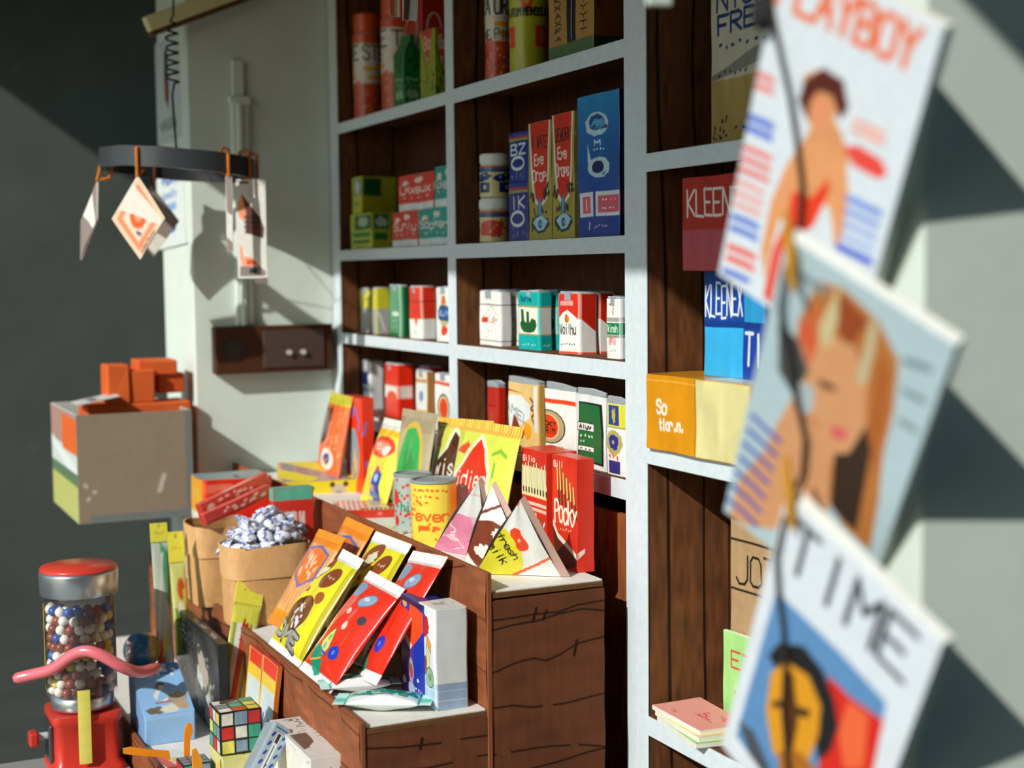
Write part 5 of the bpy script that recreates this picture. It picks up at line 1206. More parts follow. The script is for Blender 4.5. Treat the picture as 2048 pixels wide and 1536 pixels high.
header('candy_strip_bag', 'narrow yellow-headed sweet bag between the tall pale bag and the back paper bag', hb(352, 1312, -2.50), hb(384, 1308, -2.50), hb(362, 1062, -2.54), a_can2, '#c8cf7a', hd=.24, p=.0025)
def a_card(Fc, R):
    Fc.rect(0, .86, 1, 1, '#e2422c').rect(0, .74, 1, .86, '#edc43c').rect(0, 0, .08, 1, '#e8b83c').ell(.5, .5, .32, .2, '#c9d6da').poly([(.2, .1), (.3, .5), (.38, .5), (.42, .1)], '#2c5aa0').ell(.65, .3, .14, .18, '#7c5638', wob=.2).dots(.5, .2, .6, .66, 4, '#33402a', .003)
for i, (xa_, xb_, zt__, lb) in enumerate(((-2.200, -2.127, .431, 'red and yellow picture card pack behind its twin, against the second step'), (-2.124, -2.050, .433, 'red and yellow picture card pack nearest the front, against the second step'))):
    M4, w_, h_ = frame((xa_, -.432, T3+.001), (xb_, -.432, T3+.001), (xa_, -.414, zt__)); Fc = Cv(w_, h_, '#cfd8cc', .0013); Rr = Cv(.008, h_, '#c8702c', .003, ny=Fc.ny); a_card(Fc, Rr)
    o = MB().wrap(w_, .008, h_, [Fc, Rr, '#c8702c', '#c8702c'], top='#d23a28', r=.0008).make('card_pack', mat('gloss'), None, .0004)
    o.matrix_world = M4 @ Matrix.Translation((0, .004, 0)); tag(o, lb, 'card pack', 'picture card packs against the second step')
# cassette, case, small orange pieces
M4, w_, h_ = frame(P(485, 1574, 'X', -1.87), P(521, 1597, 'X', -1.87), P(561, 1447, 'X', -1.91))
Fc = Cv(w_, h_, '#a9bcc8', .0008); Fc.rect(.30, .12, .70, .90, '#e6ecee', ol='#8a98a2').rect(.40, .74, .62, .88, '#2a3434').dots(.42, .2, .6, .7, 1, '#22262a', .002).line([(.5, .2), (.5, .7)], '#3a4044', .0018)
for i in range(6): Fc.line([(.1, .12+i*.14), (.18, .16+i*.14)], '#2444a4', .0045).line([(.84, .14+i*.14), (.92, .18+i*.14)], '#2444a4', .0045)
Fc.line([(.1, .95), (.9, .95)], '#2f5fae', .002)
Rt = Cv(.030, h_, '#8e9a9e', .002, ny=Fc.ny)
mb = MB().wrap(w_, .030, h_, [Fc, Rt, '#8e9a9e', '#8e9a9e'], top='#9aa8ae', r=.004)
o = mb.make('cassette_player', mat('gloss'), None, .0004); o.matrix_world = M4 @ Matrix.Translation((0, .015, 0)); tag(o, 'grey cassette player with a white window and blue marks leaning on the bottom step', 'cassette player')
def a_wc(Fc, R):
    R.speck(14, '#3a3a38', .0014, .05, .1, .95, .9, .03); Fc.speck(20, '#55524c', .0014, 0, 0, 1, 1, .02)
def twc(c): 
    c.text('RCV', .04, .35, .22, .4, '#3a3a38', .0018); 
    for i in range(12): c.line([(.08+i*.075, .84), (.08+i*.075, .97)], '#3a3a38', .0014)
    c.poly([(.42, .1), (.8, .1), (.8, .6), (.42, .6)], '#6a5a50').dots(.3, .3, .4, .7, 3, '#3a3a38', .0016)
carton('cassette_case', 'white boxed case with black ticks, between the cassette player and the second step', 'case', 541, 619, 690, 1518, -.447, T3+.0005, a_wc, base='#dedcd4', side='#e2e0d8', top='#dedcd4', p=.0011, topart=twc)
def flatshape(name, label, cat, pts, X, th, col, group=None, m='paper'):
    """extruded outline standing at depth X, outline given in the photo"""
    Q = np.array([P(x, y, 'X', X) for x, y in pts]); c = Q.mean(0); Q = Q-c; n = len(Q)
    off = np.array([th, 0, 0]); mb = MB(); A, B2 = Q+off/2, Q-off/2
    mb.cap(A, col, up=False); mb.cap(B2, col, up=True); i = np.arange(n); j = (i+1) % n
    mb.add(np.concatenate([A, B2]), hx(col), np.stack([i, j, j+n, i+n], 1))
    o = mb.make(name, mat(m)); o.location = c
    bm = o.modifiers.new('bevel', 'BEVEL'); bm.width = .0006; bm.segments = 2
    return tag(o, label, cat, group)
GO = 'orange paper cut-outs on the bottom step'
flatshape('paper_cutout', 'long orange paper strip pointing left over the edge of the bottom step', 'cut-out', [(246, 1497), (262, 1494), (300, 1499), (338, 1502), (341, 1520), (322, 1514), (262, 1509), (247, 1507)], -2.11, .004, '#f0931a', GO)
flatshape('paper_cutout', 'small rounded orange cut-out standing in front of the pale blue box', 'cut-out', [(368, 1476), (370, 1456), (376, 1446), (384, 1449), (385, 1464), (380, 1478), (378, 1562), (369, 1562)], -2.075, .004, '#ef8a14', GO)
flatshape('paper_cutout', 'orange cut-out standing against the small puzzle cube', 'cut-out', [(384, 1500), (392, 1496), (404, 1520), (404, 1570), (386, 1570)], -1.985, .004, '#e8921c', GO)
flatshape('paper_cutout', 'bright orange flame-shaped cut-out standing in front of the large puzzle cube', 'cut-out', [(434, 1536), (438, 1506), (446, 1492), (455, 1494), (456, 1512), (450, 1536), (448, 1575), (438, 1575)], -2.02, .004, '#fbb016', GO)
o = MB(); cpt = P(479, 1532, 'X', -2.01); o.lathe([(.012, -.045), (.009, -.02), (.0045, .01), (.0004, .026)], '#f09a98', n=14); ob = o.make('pink_cone', mat('clay')); ob.location = (cpt[0], cpt[1], T3+.045+.0005); 
ob.scale = (1, 1, (P(478, 1500, 'X', -2.01)[2]-T3-.045)/.026 if P(478, 1500, 'X', -2.01)[2] > T3+.05 else 1); tag(ob, 'slim pink cone standing by the large puzzle cube at the bottom of the picture', 'cone')
def tpad(c): c.rect(0, 0, 1, 1, '#d5d07a').line([(.1, .5), (.95, .55)], '#3a3a24', .0022).line([(.3, .8), (.9, .85)], '#3a3a24', .0018)
yp = P(441, 1512, 'X', -2.0)[1]
slab('notepad', 'thick yellow notepad with black lines under the large puzzle cube', 'notepad', (-2.030, yp+.030, T3+.0006), 0, .07, .058, PAD-T3-.0016, tpad, '#d5d07a', edge='#cfcb84')
def tred(c): c.rect(0, 0, 1, .35, '#d85a44').ell(.6, .6, .2, .2, '#e6c04a')
slab2('picture_card', 'small red and white picture card beneath the long orange paper strip', 'card', (292, 1512), (340, 1540), T3+.003, .05, .0025, lambda c: None, tred, '#dfe0dc')
# toy ball
Cb = P(284, 1300, 'X', -2.43); rb = 37/F*((Cb-CAM)@_d)
def fnb(N):
    a = np.arctan2(N[..., 2], N[..., 1])
    b = ((a+PI)/(2*PI)*6).astype(int) % 3; x = N[..., 1]
    out = np.where((x < -.75)[..., None], hx('#dfe2dc'), np.where((x < .25)[..., None], hx('#2f6f9a'), hx('#a98f34')))
    out = np.where((np.abs(x+.72) < .06)[..., None], hx('#b04a3a'), out); return out
mb = MB().sphere((0, 0, 0), rb, '#ffffff', 48, 32, (1, 1, 1), fnb)
o = mb.make('toy_ball', mat('clay')); o.location = (Cb[0], Cb[1], max(Cb[2], T3+rb)); tag(o, 'round toy ball in blue, white and mustard at the left of the bottom step', 'ball')
# ================================================================= left wall: control box, cards, display box
pa, pb = P(422, 653, 'X', XL), P(657, 738, 'X', XL)
t = tag(empty('radio', (XL, (pa[1]+pb[1])/2, pb[2])), 'dark brown wooden radio box with a round black speaker fixed to the left wall', 'radio')
w_, h_ = pb[1]-pa[1], pa[2]-pb[2]
mb = MB().box(.0005, -w_/2, 0, .034, w_/2, h_, '#4a2a18', .002); mb.make('case', mat('wood'), t, .0006)
s_ = MB(); cy = P(468, 695, 'X', XL+.034)[1]-(pa[1]+pb[1])/2; n = 28
for k, (r_, x_, c_) in enumerate(((.024, .036, '#15110f'), (.018, .037, '#1d1a1c'), (.007, .039, '#2c2a2e'))):
    a = np.arange(n)/n*2*PI; R_ = np.stack([np.full(n, x_), cy+r_*np.cos(a), h_/2+r_*np.sin(a)], 1); Q_ = R_.copy(); Q_[:, 0] -= .003
    s_.grid(np.stack([Q_, R_]), c_, closed=True); s_.cap(R_, c_)
s_.make('speaker', mat('plastic'), t)
ya, yb2 = P(526, 700, 'X', XL+.034)[1]-(pa[1]+pb[1])/2, P(648, 700, 'X', XL+.034)[1]-(pa[1]+pb[1])/2
pn = MB().box(.034, ya, .010, .038, yb2, h_-.010, '#4c3c36', .002).make('front_plate', mat('plastic'), t)
for px_ in (578, 606):
    y_ = P(px_, 705, 'X', XL+.04)[1]-(pa[1]+pb[1])/2; k_ = MB(); a = np.arange(16)/16*2*PI
    R_ = np.stack([np.full(16, .046), y_+.0055*np.cos(a), h_*.42+.0055*np.sin(a)], 1); Q_ = R_.copy(); Q_[:, 0] -= .008
    k_.grid(np.stack([Q_, R_]), '#b0a8a0', closed=True).cap(R_, '#c9c4bc'); k_.make('knob', mat('plastic'), pn)

def wallcard(label, pts, Yp, art, base='#dfe6e2', th=.004):
    BL, BR, TL = P(*pts[0], 'Y', Yp), P(*pts[1], 'Y', Yp), P(*pts[2], 'Y', Yp)
    M4, w_, h_ = frame(BL, BR, TL); cv = Cv(w_, h_, base, .003); art(cv)
    mb = MB().box(-w_/2, 0, 0, w_/2, th, h_, '#e6e6de', .0006); mb.quadcv((-w_/2, -.0004, 0), (w_, 0, 0), (0, 0, h_), cv, 0)
    o = mb.make('price_card', mat('paper')); o.matrix_world = M4; return tag(o, label, 'card', 'cards on the front of the left wall')
def ac1(c): c.rect(.04, .03, .96, .97, '#c9d4d2', ol='#8a9a98', ow=.002).poly([(.40, .88), (.52, .88), (.56, .45), (.5, .30), (.36, .5)], '#2c2c2e').poly([(.34, .52), (.44, .62), (.46, .44), (.40, .36)], '#c0703c').scrib(.14, .10, .7, .14, '#4a5454', .005)
wallcard('tall pale card with a dark cone drawing pinned above the ring hanger', [(316, 291), (362, 272), (307, 92)], YF-.0042, ac1)
def ac2(c): c.scrib(.2, .80, .6, .12, '#2a52b8', .006).scrib(.2, .62, .5, .12, '#5f86cc', .005).rect(.3, .46, .7, .56, '#8fb0dc').dots(.3, .36, .7, .40, 3, '#5f86cc', .005).ell(.55, .24, .12, .06, '#2456d0')
wallcard('pale card with blue lettering behind the ring hanger', [(318, 500), (373, 486), (310, 352)], YF-.0042, ac2)

# clear display box with an orange block toy
XD = -2.885
yA, yB = P(154, 900, 'X', XD)[1], P(385, 900, 'X', XD)[1]
zt_, zb_ = P(270, 825, 'X', XD)[2], P(270, 1040, 'X', XD)[2]
xF = P(105, 900, 'Y', yA)[0]
D = xF-XD; Wd = yB-yA; hh_ = zt_-zb_
t = tag(empty('display_box', ((XD+xF)/2, (yA+yB)/2, zb_)), 'smoky clear display box fixed to the end of the left wall', 'display box')
cx0, cx1 = D/2, -D/2
cv = Cv(Wd, hh_, '#a1937f', .004); cv.rect(.94, 0, 1, 1, '#7f8b8b').rect(.1, 0, 1, .07, '#7f8b8b').speck(3, '#e6dcc0', .006, .06, .2, .16, .34, .02).line([(.70, .26), (.74, .40)], '#d9d4c8', .009)
m_ = MB().box(-cx0 if cx0 < 0 else cx1, 0, 0, cx0, 0, 0, '#000000', 0) if False else MB()
m_.box(cx1-.003, -Wd/2, 0, cx1, Wd/2, hh_, '#8a8f8a', .0008); m_.quadcv((cx1+.0005, -Wd/2, 0), (0, Wd, 0), (0, 0, hh_), cv, 0)
m_.make('clear_front', mat('frost'), t)
L_ = -D; cvp = Cv(L_, hh_, '#cfd6d2', .004)
cvp.rect(0, .66, 1, 1, '#b08a7c').rect(.45, .62, 1, .95, '#e2682e').poly([(0, .7), (1, .5), (1, .35), (0, .62)], '#dfe6e2').rect(0, .32, 1, .45, '#5f7a5c').rect(0, 0, 1, .34, '#b3b562')
for i in range(9): cvp.line([(0, .04+i*.034), (1, .03+i*.034)], '#cdd08a', .002)
mb = MB().box(cx0, -Wd/2, 0, -cx0, -Wd/2+.003, hh_, '#cfd6d2', .0004) if cx0 < -cx0 else MB().box(-cx0, -Wd/2, 0, cx0, -Wd/2+.003, hh_, '#cfd6d2', .0004)
x0_ = min(cx0, cx1); x1_ = max(cx0, cx1)
mb.quadcv((x0_, -Wd/2-.0005, 0), (x1_-x0_, 0, 0), (0, 0, hh_), cvp, 0); mb.make('printed_side', mat('paper'), t)
mb = MB().box(x0_, -Wd/2+.003, 0, x1_-.003, Wd/2, .004, '#8f948e', .0005); mb.box(x0_, -Wd/2+.003, .004, x0_+.003, Wd/2, hh_, '#b9beb8', .0005); mb.box(x0_+.003, Wd/2-.003, .004, x1_-.003, Wd/2, hh_, '#a9aea8', .0005)
mb.make('tray', mat('plastic'), t)
# orange block model standing in the box
XO = XD-.09
def py(px, X=XO): return P(px, 800, 'X', X)[1]
def pz(py_, X=XO): return P(300, py_, 'X', X)[2]
t = tag(empty('block_model', (XO-.05, (py(215)+py(385))/2, zb_+.0045)), 'orange cardboard block model rising out of the display box', 'model')
oy = (py(215)+py(385))/2; oz = zb_+.0045; OC = '#d8612a'
def ob_(name, p0, p1, t0, t1, x0, x1, c=OC): MB().box(x0, py(p0)-oy, pz(t1)-oz if t1 else 0, x1, py(p1)-oy, pz(t0)-oz, c, .003).make(name, mat('paper'), t, .001)
ob_('base_block', 330, 380, 806, None, -.05, .05); ob_('top_plate', 172, 383, 806, 850, -.05, .05); ob_('tall_block', 216, 262, 728, 806, -.03, .05); ob_('middle_block', 262, 312, 740, 806, -.04, .045)
ob_('long_block', 282, 362, 722, 752, -.05, .03); ob_('side_block', 322, 377, 750, 790, -.05, .02, '#c8541f')
A_ = P(152, 828, 'Y', yA+.006); 
cvx = Cv(.10, .11, '#c9ccca', .003); cvx.scrib(.1, .3, .8, .3, '#4a4a4a', .004, 7)
mb = MB().quadcv((-.05, -.055, .002), (.10, 0, 0), (0, .11, 0), cvx, 0); mb.box(-.05, -.055, 0, .05, .055, .0018, '#c9ccca', .0004)
o = mb.make('leaflet', mat('paper')); o.location = (XO+.005, py(190), pz(806)+.003); o.rotation_euler = (math.radians(10), 0, 0); o.scale = (.85, .75, 1)
o.location[2] = pz(806)+.012; tag(o, 'grey and white leaflet lying across the display box beside the orange blocks', 'leaflet')

# ================================================================= ring hanger with tags
XRg = -2.79
c0 = P(357, 330, 'X', XRg); rr = 153/F*((c0-CAM)@_d)
hgr = tag(empty('ring_hanger', tuple(c0)), 'black ring hanging from a coiled wire at the left, hung with tags', 'hanger')
n = 56; a = np.arange(n)/n*2*PI; bh = .036
def rg(r_, z_): return np.stack([r_*np.cos(a), r_*np.sin(a), np.full(n, z_)-.011*np.sin(a)], 1)
mb = MB(); mb.grid(np.stack([rg(rr, -bh/2), rg(rr, bh/2)]), '#3a3e41', closed=True).grid(np.stack([rg(rr-.012, -bh/2), rg(rr-.012, bh/2)]), '#2a2d30', closed=True, flip=True)
mb.grid(np.stack([rg(rr, bh/2), rg(rr-.012, bh/2)]), '#33373a', closed=True).grid(np.stack([rg(rr-.012, -bh/2), rg(rr, -bh/2)]), '#4a4e52', closed=True)
mb.make('ring', mat('plastic'), hgr, .0006)
top = np.array([.0, .0, P(352, 20, 'X', XRg)[2]+.06-c0[2]])
zc0, zc1 = P(350, 168, 'X', XRg)[2]-c0[2], P(350, 42, 'X', XRg)[2]-c0[2]
pts = [np.array([0, -.002, 0]), np.array([.0, -.008, zc0-.02])]
for i in range(97):
    q = i/96; an = q*2*PI*6.5; pts.append(np.array([.011*math.cos(an), .011*math.sin(an)-.006, zc0+(zc1-zc0)*q]))
pts += [np.array([0, -.002, zc1+.01]), top]
MB().tube(pts, .0021, '#23201e', 6).make('coiled_wire', mat('metal'), hgr)
for k in range(3):
    an = k*2*PI/3+.4; MB().tube([(0, -.002, 0), (.5*rr*math.cos(an), .5*rr*math.sin(an), -.005*math.sin(an)), ((rr-.006)*math.cos(an), (rr-.006)*math.sin(an), -.011*math.sin(an))], .0011, '#5a3a28', 5).make('stay_wire', mat('metal'), hgr)
def hang(label, ring_deg, art, w_, h_, face_deg, drop, base='#e3e0d8', diamond=False, tie='#c0702a', tiew=.0032, name='hanging_tag', tilt=0):
    """tag tied to the ring at a ring angle; face_deg = direction its painted side looks"""
    an = math.radians(ring_deg); px_, py_ = c0[0]+rr*math.cos(an), c0[1]+rr*math.sin(an); z_ = c0[2]-bh/2-drop
    t = empty(name, (px_+.004*math.cos(an), py_+.004*math.sin(an), z_)); t.rotation_euler = (tilt, 0, math.radians(face_deg+90)); tag(t, label, 'tag', 'tags hanging from the black ring')
    cv = Cv(w_, h_, base, .002); art(cv)
    mb = MB()
    if diamond:
        s = w_/math.sqrt(2); 
        mb.box(0, 0, 0, s, .003, s, '#e8e2d6', .0004); c2 = Cv(s, s, base, .002); art(c2); mb.quadcv((0, -.0003, 0), (s, 0, 0), (0, 0, s), c2, 0)
        ang = math.radians(45); sy = h_/w_
        for i, v in enumerate(mb.v):
            x, z = v[:, 0].copy(), v[:, 2].copy(); v[:, 0] = (x-z)*.7071; v[:, 2] = (x+z)*.7071*sy
        for v in mb.v: v[:, 2] -= h_
    else:
        mb.box(-w_/2, 0, -h_, w_/2, .003, 0, '#dedad2', .0004); mb.quadcv((-w_/2, -.0003, -h_), (w_, 0, 0), (0, 0, h_), cv, 0)
    mb.make('card', mat('paper'), t, .0008)
    Ri = Matrix.Rotation(-math.radians(face_deg+90), 4, 'Z')
    out = np.array([math.cos(an), math.sin(an), 0])
    def lc(v): q = Ri @ Vector(v); return (q.x, q.y, q.z)
    base_ = -out*.004
    loop = [lc(base_+out*.005+np.array([0, 0, 0])), lc(base_+out*.004+np.array([0, 0, drop+.004])), lc(base_+out*.004+np.array([0, 0, drop+bh+.003])), lc(base_-out*.006+np.array([0, 0, drop+bh+.005])), lc(base_-out*.016+np.array([0, 0, drop+bh+.002])), lc(base_-out*.016+np.array([0, 0, drop-.002])), lc(base_-out*.004+np.array([0, 0, .004]))]
    MB().tube(loop, tiew, tie, 7, closed=True).make('twine', mat('kraft'), t)
    return t
def a_dia(c): c.rect(0, 0, 1, 1, '#f0cdae').rect(.1, .1, .9, .9, '#ea8f62').rect(.2, .2, .8, .8, '#f3d8c2').ell(.52, .52, .22, .22, '#e2622e').ell(.52, .52, .1, .1, '#f0a67c').scrib(.12, .02, .5, .07, '#8a5a4a', .002).line([(.34, .26), (.30, .34)], '#3a4a60', .004)
def a_bk(c): c.rect(0, 0, 1, 1, '#8f817a')
hang('peach diamond tag with an orange disc hanging at the front of the ring', -42, a_dia, .098, .150, -32, .010, diamond=True)
hang('plain diamond tag seen from the back, behind the peach one', 188, a_bk, .10, .140, -10, .012, base='#8f817a', diamond=True, tie='#5a3222')
hang('thin tag seen almost edge-on at the far left of the ring', -100, a_bk, .09, .15, -82, .012, base='#b5a8ac', diamond=True, tilt=-.25)
hang('white folded tag seen edge-on near the right of the ring', 24, a_bk, .012, .135, -30, .010, base='#dcd8c8')
def a_bt(c):
    c.rect(0, 0, 1, 1, '#dfe0dc').ell(.5, .26, .42, .24, '#f0a888').ell(.3, .72, .24, .14, '#ef9a70').ell(.65, .84, .28, .12, '#f0a080').poly([(.1, .98), (.4, .98), (.95, .5), (.9, .40), (.3, .42), (.35, .66)], '#5f3a30')
    for i in range(3): c.line([(.3, .62-i*.05), (.8, .61-i*.05)], '#3a2824', .003)
    c.rect(.2, .22, .85, .38, '#efe2d6').dots(.28, .3, .8, .33, 4, '#8a8078', .003).rect(.3, .14, .8, .19, '#e2552c').rect(.08, .02, .95, .12, '#8a7e78').rect(.4, .05, .65, .10, '#2c2c3c')
hang('large white tag with orange and brown printing on the right of the ring', 48, a_bt, .055, .182, -25, .012)
hang('long dark tag at the far right of the ring', 84, lambda c: c.rect(0, 0, 1, 1, '#6f635c').rect(.6, .1, .9, .5, '#a09890'), .030, .20, -40, .006, base='#6f635c')

# tags dangling into the top of the picture
for (x0, x1, yb_, X_, lb, col) in ((781, 803, 34, -1.95, 'orange and cream tag dangling into the top of the picture, left of the pair', '#e0a070'), (806, 836, 40, -1.93, 'white and brown tag dangling into the top of the picture, right of the pair', '#d8dcd4')):
    A_ = P((x0+x1)/2, yb_, 'X', X_); wq = (x1-x0)/F*((A_-CAM)@_d)
    t = tag(empty('hanging_tag', tuple(A_)), lb, 'tag', 'tags at the top edge of the picture')
    cv = Cv(wq, .14, col, .002); cv.poly([(0, 0), (.4, 0), (.6, 1), (0, 1)], '#c9683c' if x0 < 800 else '#6a4238').line([(.8, 0), (.8, 1)], '#e6ece6', .003)
    mb = MB().box(-.0015, -wq/2, 0, 0, wq/2, .14, '#dfe6e0', .0008); mb.quadcv((.0003, -wq/2, 0), (0, wq, 0), (0, 0, .14), cv, 0); mb.make('card', mat('paper'), t, .001)
    MB().tube([(-.0008, 0, .14), (0, .002, .2), (0, 0, 1.69-A_[2])], .0009, '#3a3028', 5).make('string', mat('kraft'), t)
A_ = PD(1316, 14, 1.15)
t = tag(empty('hanging_tag', tuple(A_)), 'pale blurred tag at the very top, close to the camera', 'tag')
MB().box(-.002, -.011, 0, .002, .011, .09, '#c9d6cc', .002).make('card', mat('paper'), t, .001); MB().tube([(0, 0, .09), (0, .001, 1.69-A_[2])], .0009, '#3a3028', 5).make('string', mat('kraft'), t)

# ================================================================= sweet machine
XM, YM, zM = -2.35, -.643, .2335
struct(MB().box(-2.412, -1.6, 0, -2.27, -.580, zM, '#8d8f8c', .003).make('trim_3', mat('wall')))
rM = .0585
t = tag(empty('sweet_machine', (XM, YM, zM)), 'round sweet machine with a red lid and red base, full of coloured balls', 'sweet machine')
bz = P(155, 1412, 'X', XM)[2]-zM
mb = MB(); n = 4; hw = .049
prof = [(1.15, 0), (1.12, .008), (.98, .016), (.98, bz-.02), (1.10, bz-.012), (1.06, bz-.002)]
R = []
for k_, z_ in prof:
    ring = []
    for (sx, sy) in ((-1, -1), (1, -1), (1, 1), (-1, 1)):
        for q in range(5):
            an = math.atan2(sy, sx)-PI/4+q/4*PI/2; ring.append((sx*hw*.75*k_+.25*hw*k_*math.cos(an), sy*hw*.75*k_+.25*hw*k_*math.sin(an), z_))
    R.append(ring)
R = np.array(R); mb.grid(R, '#cf3a2c', closed=True); mb.cap(R[-1], '#cf3a2c'); mb.cap(R[0], '#cf3a2c', up=False); base_o = mb.make('base', mat('gloss'), t)
pl = MB().box(-hw*.8, -hw-.006, .012, hw*.35, -hw+.001, bz-.022, '#6f747c', .002).make('coin_plate', mat('metal'), base_o)
kb_ = MB(); kb_.box(-.016, -hw-.034, bz*.42, .010, -hw-.020, bz*.66, '#c0382c', .003); kb_.tube([(-.003, -hw-.022, bz*.56), (-.003, -hw-.004, bz*.56)], .006, '#b8bcc0', 12); kb_.make('turning_knob', mat('gloss'), base_o)
def lat(name, prof, col, m, par=t): MB().lathe(prof, col, 48).make(name, mat(m), par)
lat('lower_collar', [(.001, bz), (.046, bz), (.048, bz+.003), (.048, bz+.020), (.046, bz+.022), (.001, bz+.022)], '#b9c2c8', 'metal')
zl = P(155, 1186, 'X', XM)[2]-zM; zl2 = P(155, 1148, 'X', XM)[2]-zM; zt2 = P(155, 1131, 'X', XM)[2]-zM
lat('glass_drum', [(.0535, bz+.022), (.0535, zl)], '#ffffff', 'glass')
lat('upper_collar', [(.001, zl), (.0575, zl), (.0590, zl+.003), (.0600, zl2+.004), (.0592, zl2+.008), (.001, zl2+.008)], '#b4c0c6', 'metal')
lat('lid', [(.058, zl2+.008), (.0590, zl2+.010), (.057, zl2+.014), (.001, zl2+.0165)], '#d0402e', 'gloss')
cvs = Cv(.05, zl-bz-.03, '#d9c83a', .003); cvs.speck(18, '#e0703a', .006, 0, 0, 1, 1, .05).speck(10, '#7a9a3c', .005, 0, 0, 1, 1, .04)
mb = MB(); a_ = np.radians(np.linspace(-114, -88, cvs.nx)); zz = np.linspace(bz+.03, zl-.012, cvs.ny)
Pn = np.stack([np.tile(.0545*np.cos(a_), (cvs.ny, 1)), np.tile(.0545*np.sin(a_), (cvs.ny, 1)), np.tile(zz[:, None], (1, cvs.nx))], -1); mb.grid(Pn, cvs.a); mb.make('paper_label', mat('paper'), t)
cvs = Cv(.05, .10, '#d8d264', .003); a_ = np.radians(np.linspace(-16, 2, cvs.nx)); zz = np.linspace(bz-.075, bz+.04, cvs.ny)
Pn = np.stack([np.tile(.0600*np.cos(a_), (cvs.ny, 1)), np.tile(.0600*np.sin(a_), (cvs.ny, 1)), np.tile(zz[:, None], (1, cvs.nx))], -1)
mb = MB().grid(Pn, cvs.a); mb.make('price_strip', mat('paper'), t)
# the balls, each one a thing of its own
rb_ = .0078; cols = ['#e6e3dc', '#e2ded4', '#1f4f9a', '#1f57a8', '#d8cf5c', '#8a3f22', '#7a3820', '#dcd6cc']
bp = [MB().sphere((0, 0, 0), rb_, c, 16, 10).make('sweet_ball', mat('gloss')) for c in cols]
names = ['white', 'white', 'blue', 'blue', 'yellow', 'brown', 'brown', 'white']
usedb = [0]*len(cols); random.seed(5); z_ = zM+bz+.024+rb_; lay = 0
while z_ < zM+zl-.014:
    for R_, nn in ((.0450, 18), (.0285, 11)):
        for i in range(nn):
            an = 2*PI*(i+.5*(lay % 2)+random.uniform(-.12, .12))/nn
            if R_ > .04 and not (-2.6 < ((an+PI) % (2*PI))-PI < 1.2): continue
            if R_ < .04 and not (-1.6 < ((an+PI) % (2*PI))-PI < .75): continue
            up = (z_-zM-bz)/(zl-bz); ci = random.choices(range(8), [3, 2, 2, 2, 2, 2 if up < .5 else 5, 2 if up < .5 else 5, 2])[0]
            o = bp[ci] if not usedb[ci] else bp[ci].copy()
            if usedb[ci]: COL.objects.link(o)
            usedb[ci] = 1
            o.location = (XM+R_*math.cos(an), YM+R_*math.sin(an), z_+random.uniform(-.0006, .0006))
            tag(o, f'{names[ci]} candy ball among the others inside the sweet machine', 'candy ball', names[ci]+' candy balls in the sweet machine')
    z_ += rb_*1.80; lay += 1
# pink rubber tube toy lying against the machine
pk = [PD(28, 1358, 2.27), PD(62, 1350, 2.27), PD(105, 1338, 2.26), PD(142, 1312, 2.255), PD(172, 1302, 2.25), PD(205, 1312, 2.25), PD(245, 1334, 2.26), PD(280, 1344, 2.29), PD(318, 1334, 2.33)]
f = []
for i in range(len(pk)-1):
    for q in np.linspace(0, 1, 5)[:-1]:
        p0, p1, p2, p3 = pk[max(i-1, 0)], pk[i], pk[i+1], pk[min(i+2, len(pk)-1)]
        f.append(.5*((2*p1)+(-p0+p2)*q+(2*p0-5*p1+4*p2-p3)*q*q+(-p0+3*p1-3*p2+p3)*q**3))
f.append(pk[-1]); o_ = f[0].copy()
o = MB().tube([v-o_ for v in f], .0092, '#e0707a', 12, taper=lambda q: .25+.75*min(1, q*14+.5, (1-q)*14+.5)).make('rubber_tube', mat('clay')); o.location = o_
tag(o, 'bent pink rubber tube lying across the sweet machine', 'toy')

# ================================================================= magazines hung in front of the right wall
class Mag:
    def __init__(s, k, TL, TR, BL, th=.011):
        f = lambda q: CAM+(np.array(q)-CAM)*k
        s.TL, s.TR, s.BL = f(TL), f(TR), f(BL); s.M, s.w, s.h = frame(s.BL, s.BL+s.TR-s.TL, s.TL)
        s.Mi = np.array(s.M.inverted()); s.th = th; s.cv = Cv(s.w, s.h, '#e6ecee', .0014)
    def uv(s, x, y):
        Mn = np.array(s.M); o = Mn[:3, 3]; n = Mn[:3, 1]; r_ = ray(x, y); t_ = ((o-CAM)@n)/(r_@n); q = CAM+r_*t_
        l = s.Mi @ np.append(q, 1); return (l[0]/s.w+.5, l[2]/s.h)
    def pp(s, pts, col, **k): s.cv.poly([s.uv(*q) for q in pts], col, **k); return s
    def ln(s, pts, col, w): s.cv.line([s.uv(*q) for q in pts], col, w); return s
    def build(s, label, txt):
        t = empty('magazine'); t.matrix_world = s.M; tag(t, label, 'magazine', 'magazines strung on the black cord')
        mb = MB().box(-s.w/2, .001, .0008, s.w/2-.0008, s.th, s.h-.0006, '#e9ece4', .0008); mb.make('pages', mat('paper'), t)
        mb = MB().quadcv((-s.w/2, -.0016, 0), (s.w, 0, 0), (0, 0, s.h), s.cv, 0); mb.box(-s.w/2, -.001, 0, s.w/2, .0006, s.h, '#e6ecee', .0002); mb.make('cover', mat('paper'), t); return t
m1 = Mag(1.12, (-.756, -.458, 1.193), (-.654, -.421, 1.133), (-.886, -.419, .997)); c = m1.cv
c.a[:] = hx('#dfe8f0')
c.text('PLAYBOY', .03, .865, .86, .105, '#f0692c', .0048, jit=.02)
m1.pp([(1610, 150), (1650, 135), (1688, 165), (1690, 210), (1670, 235), (1690, 275), (1700, 320), (1690, 370), (1660, 350), (1612, 330), (1600, 300), (1625, 255), (1608, 215)], '#e09a66')
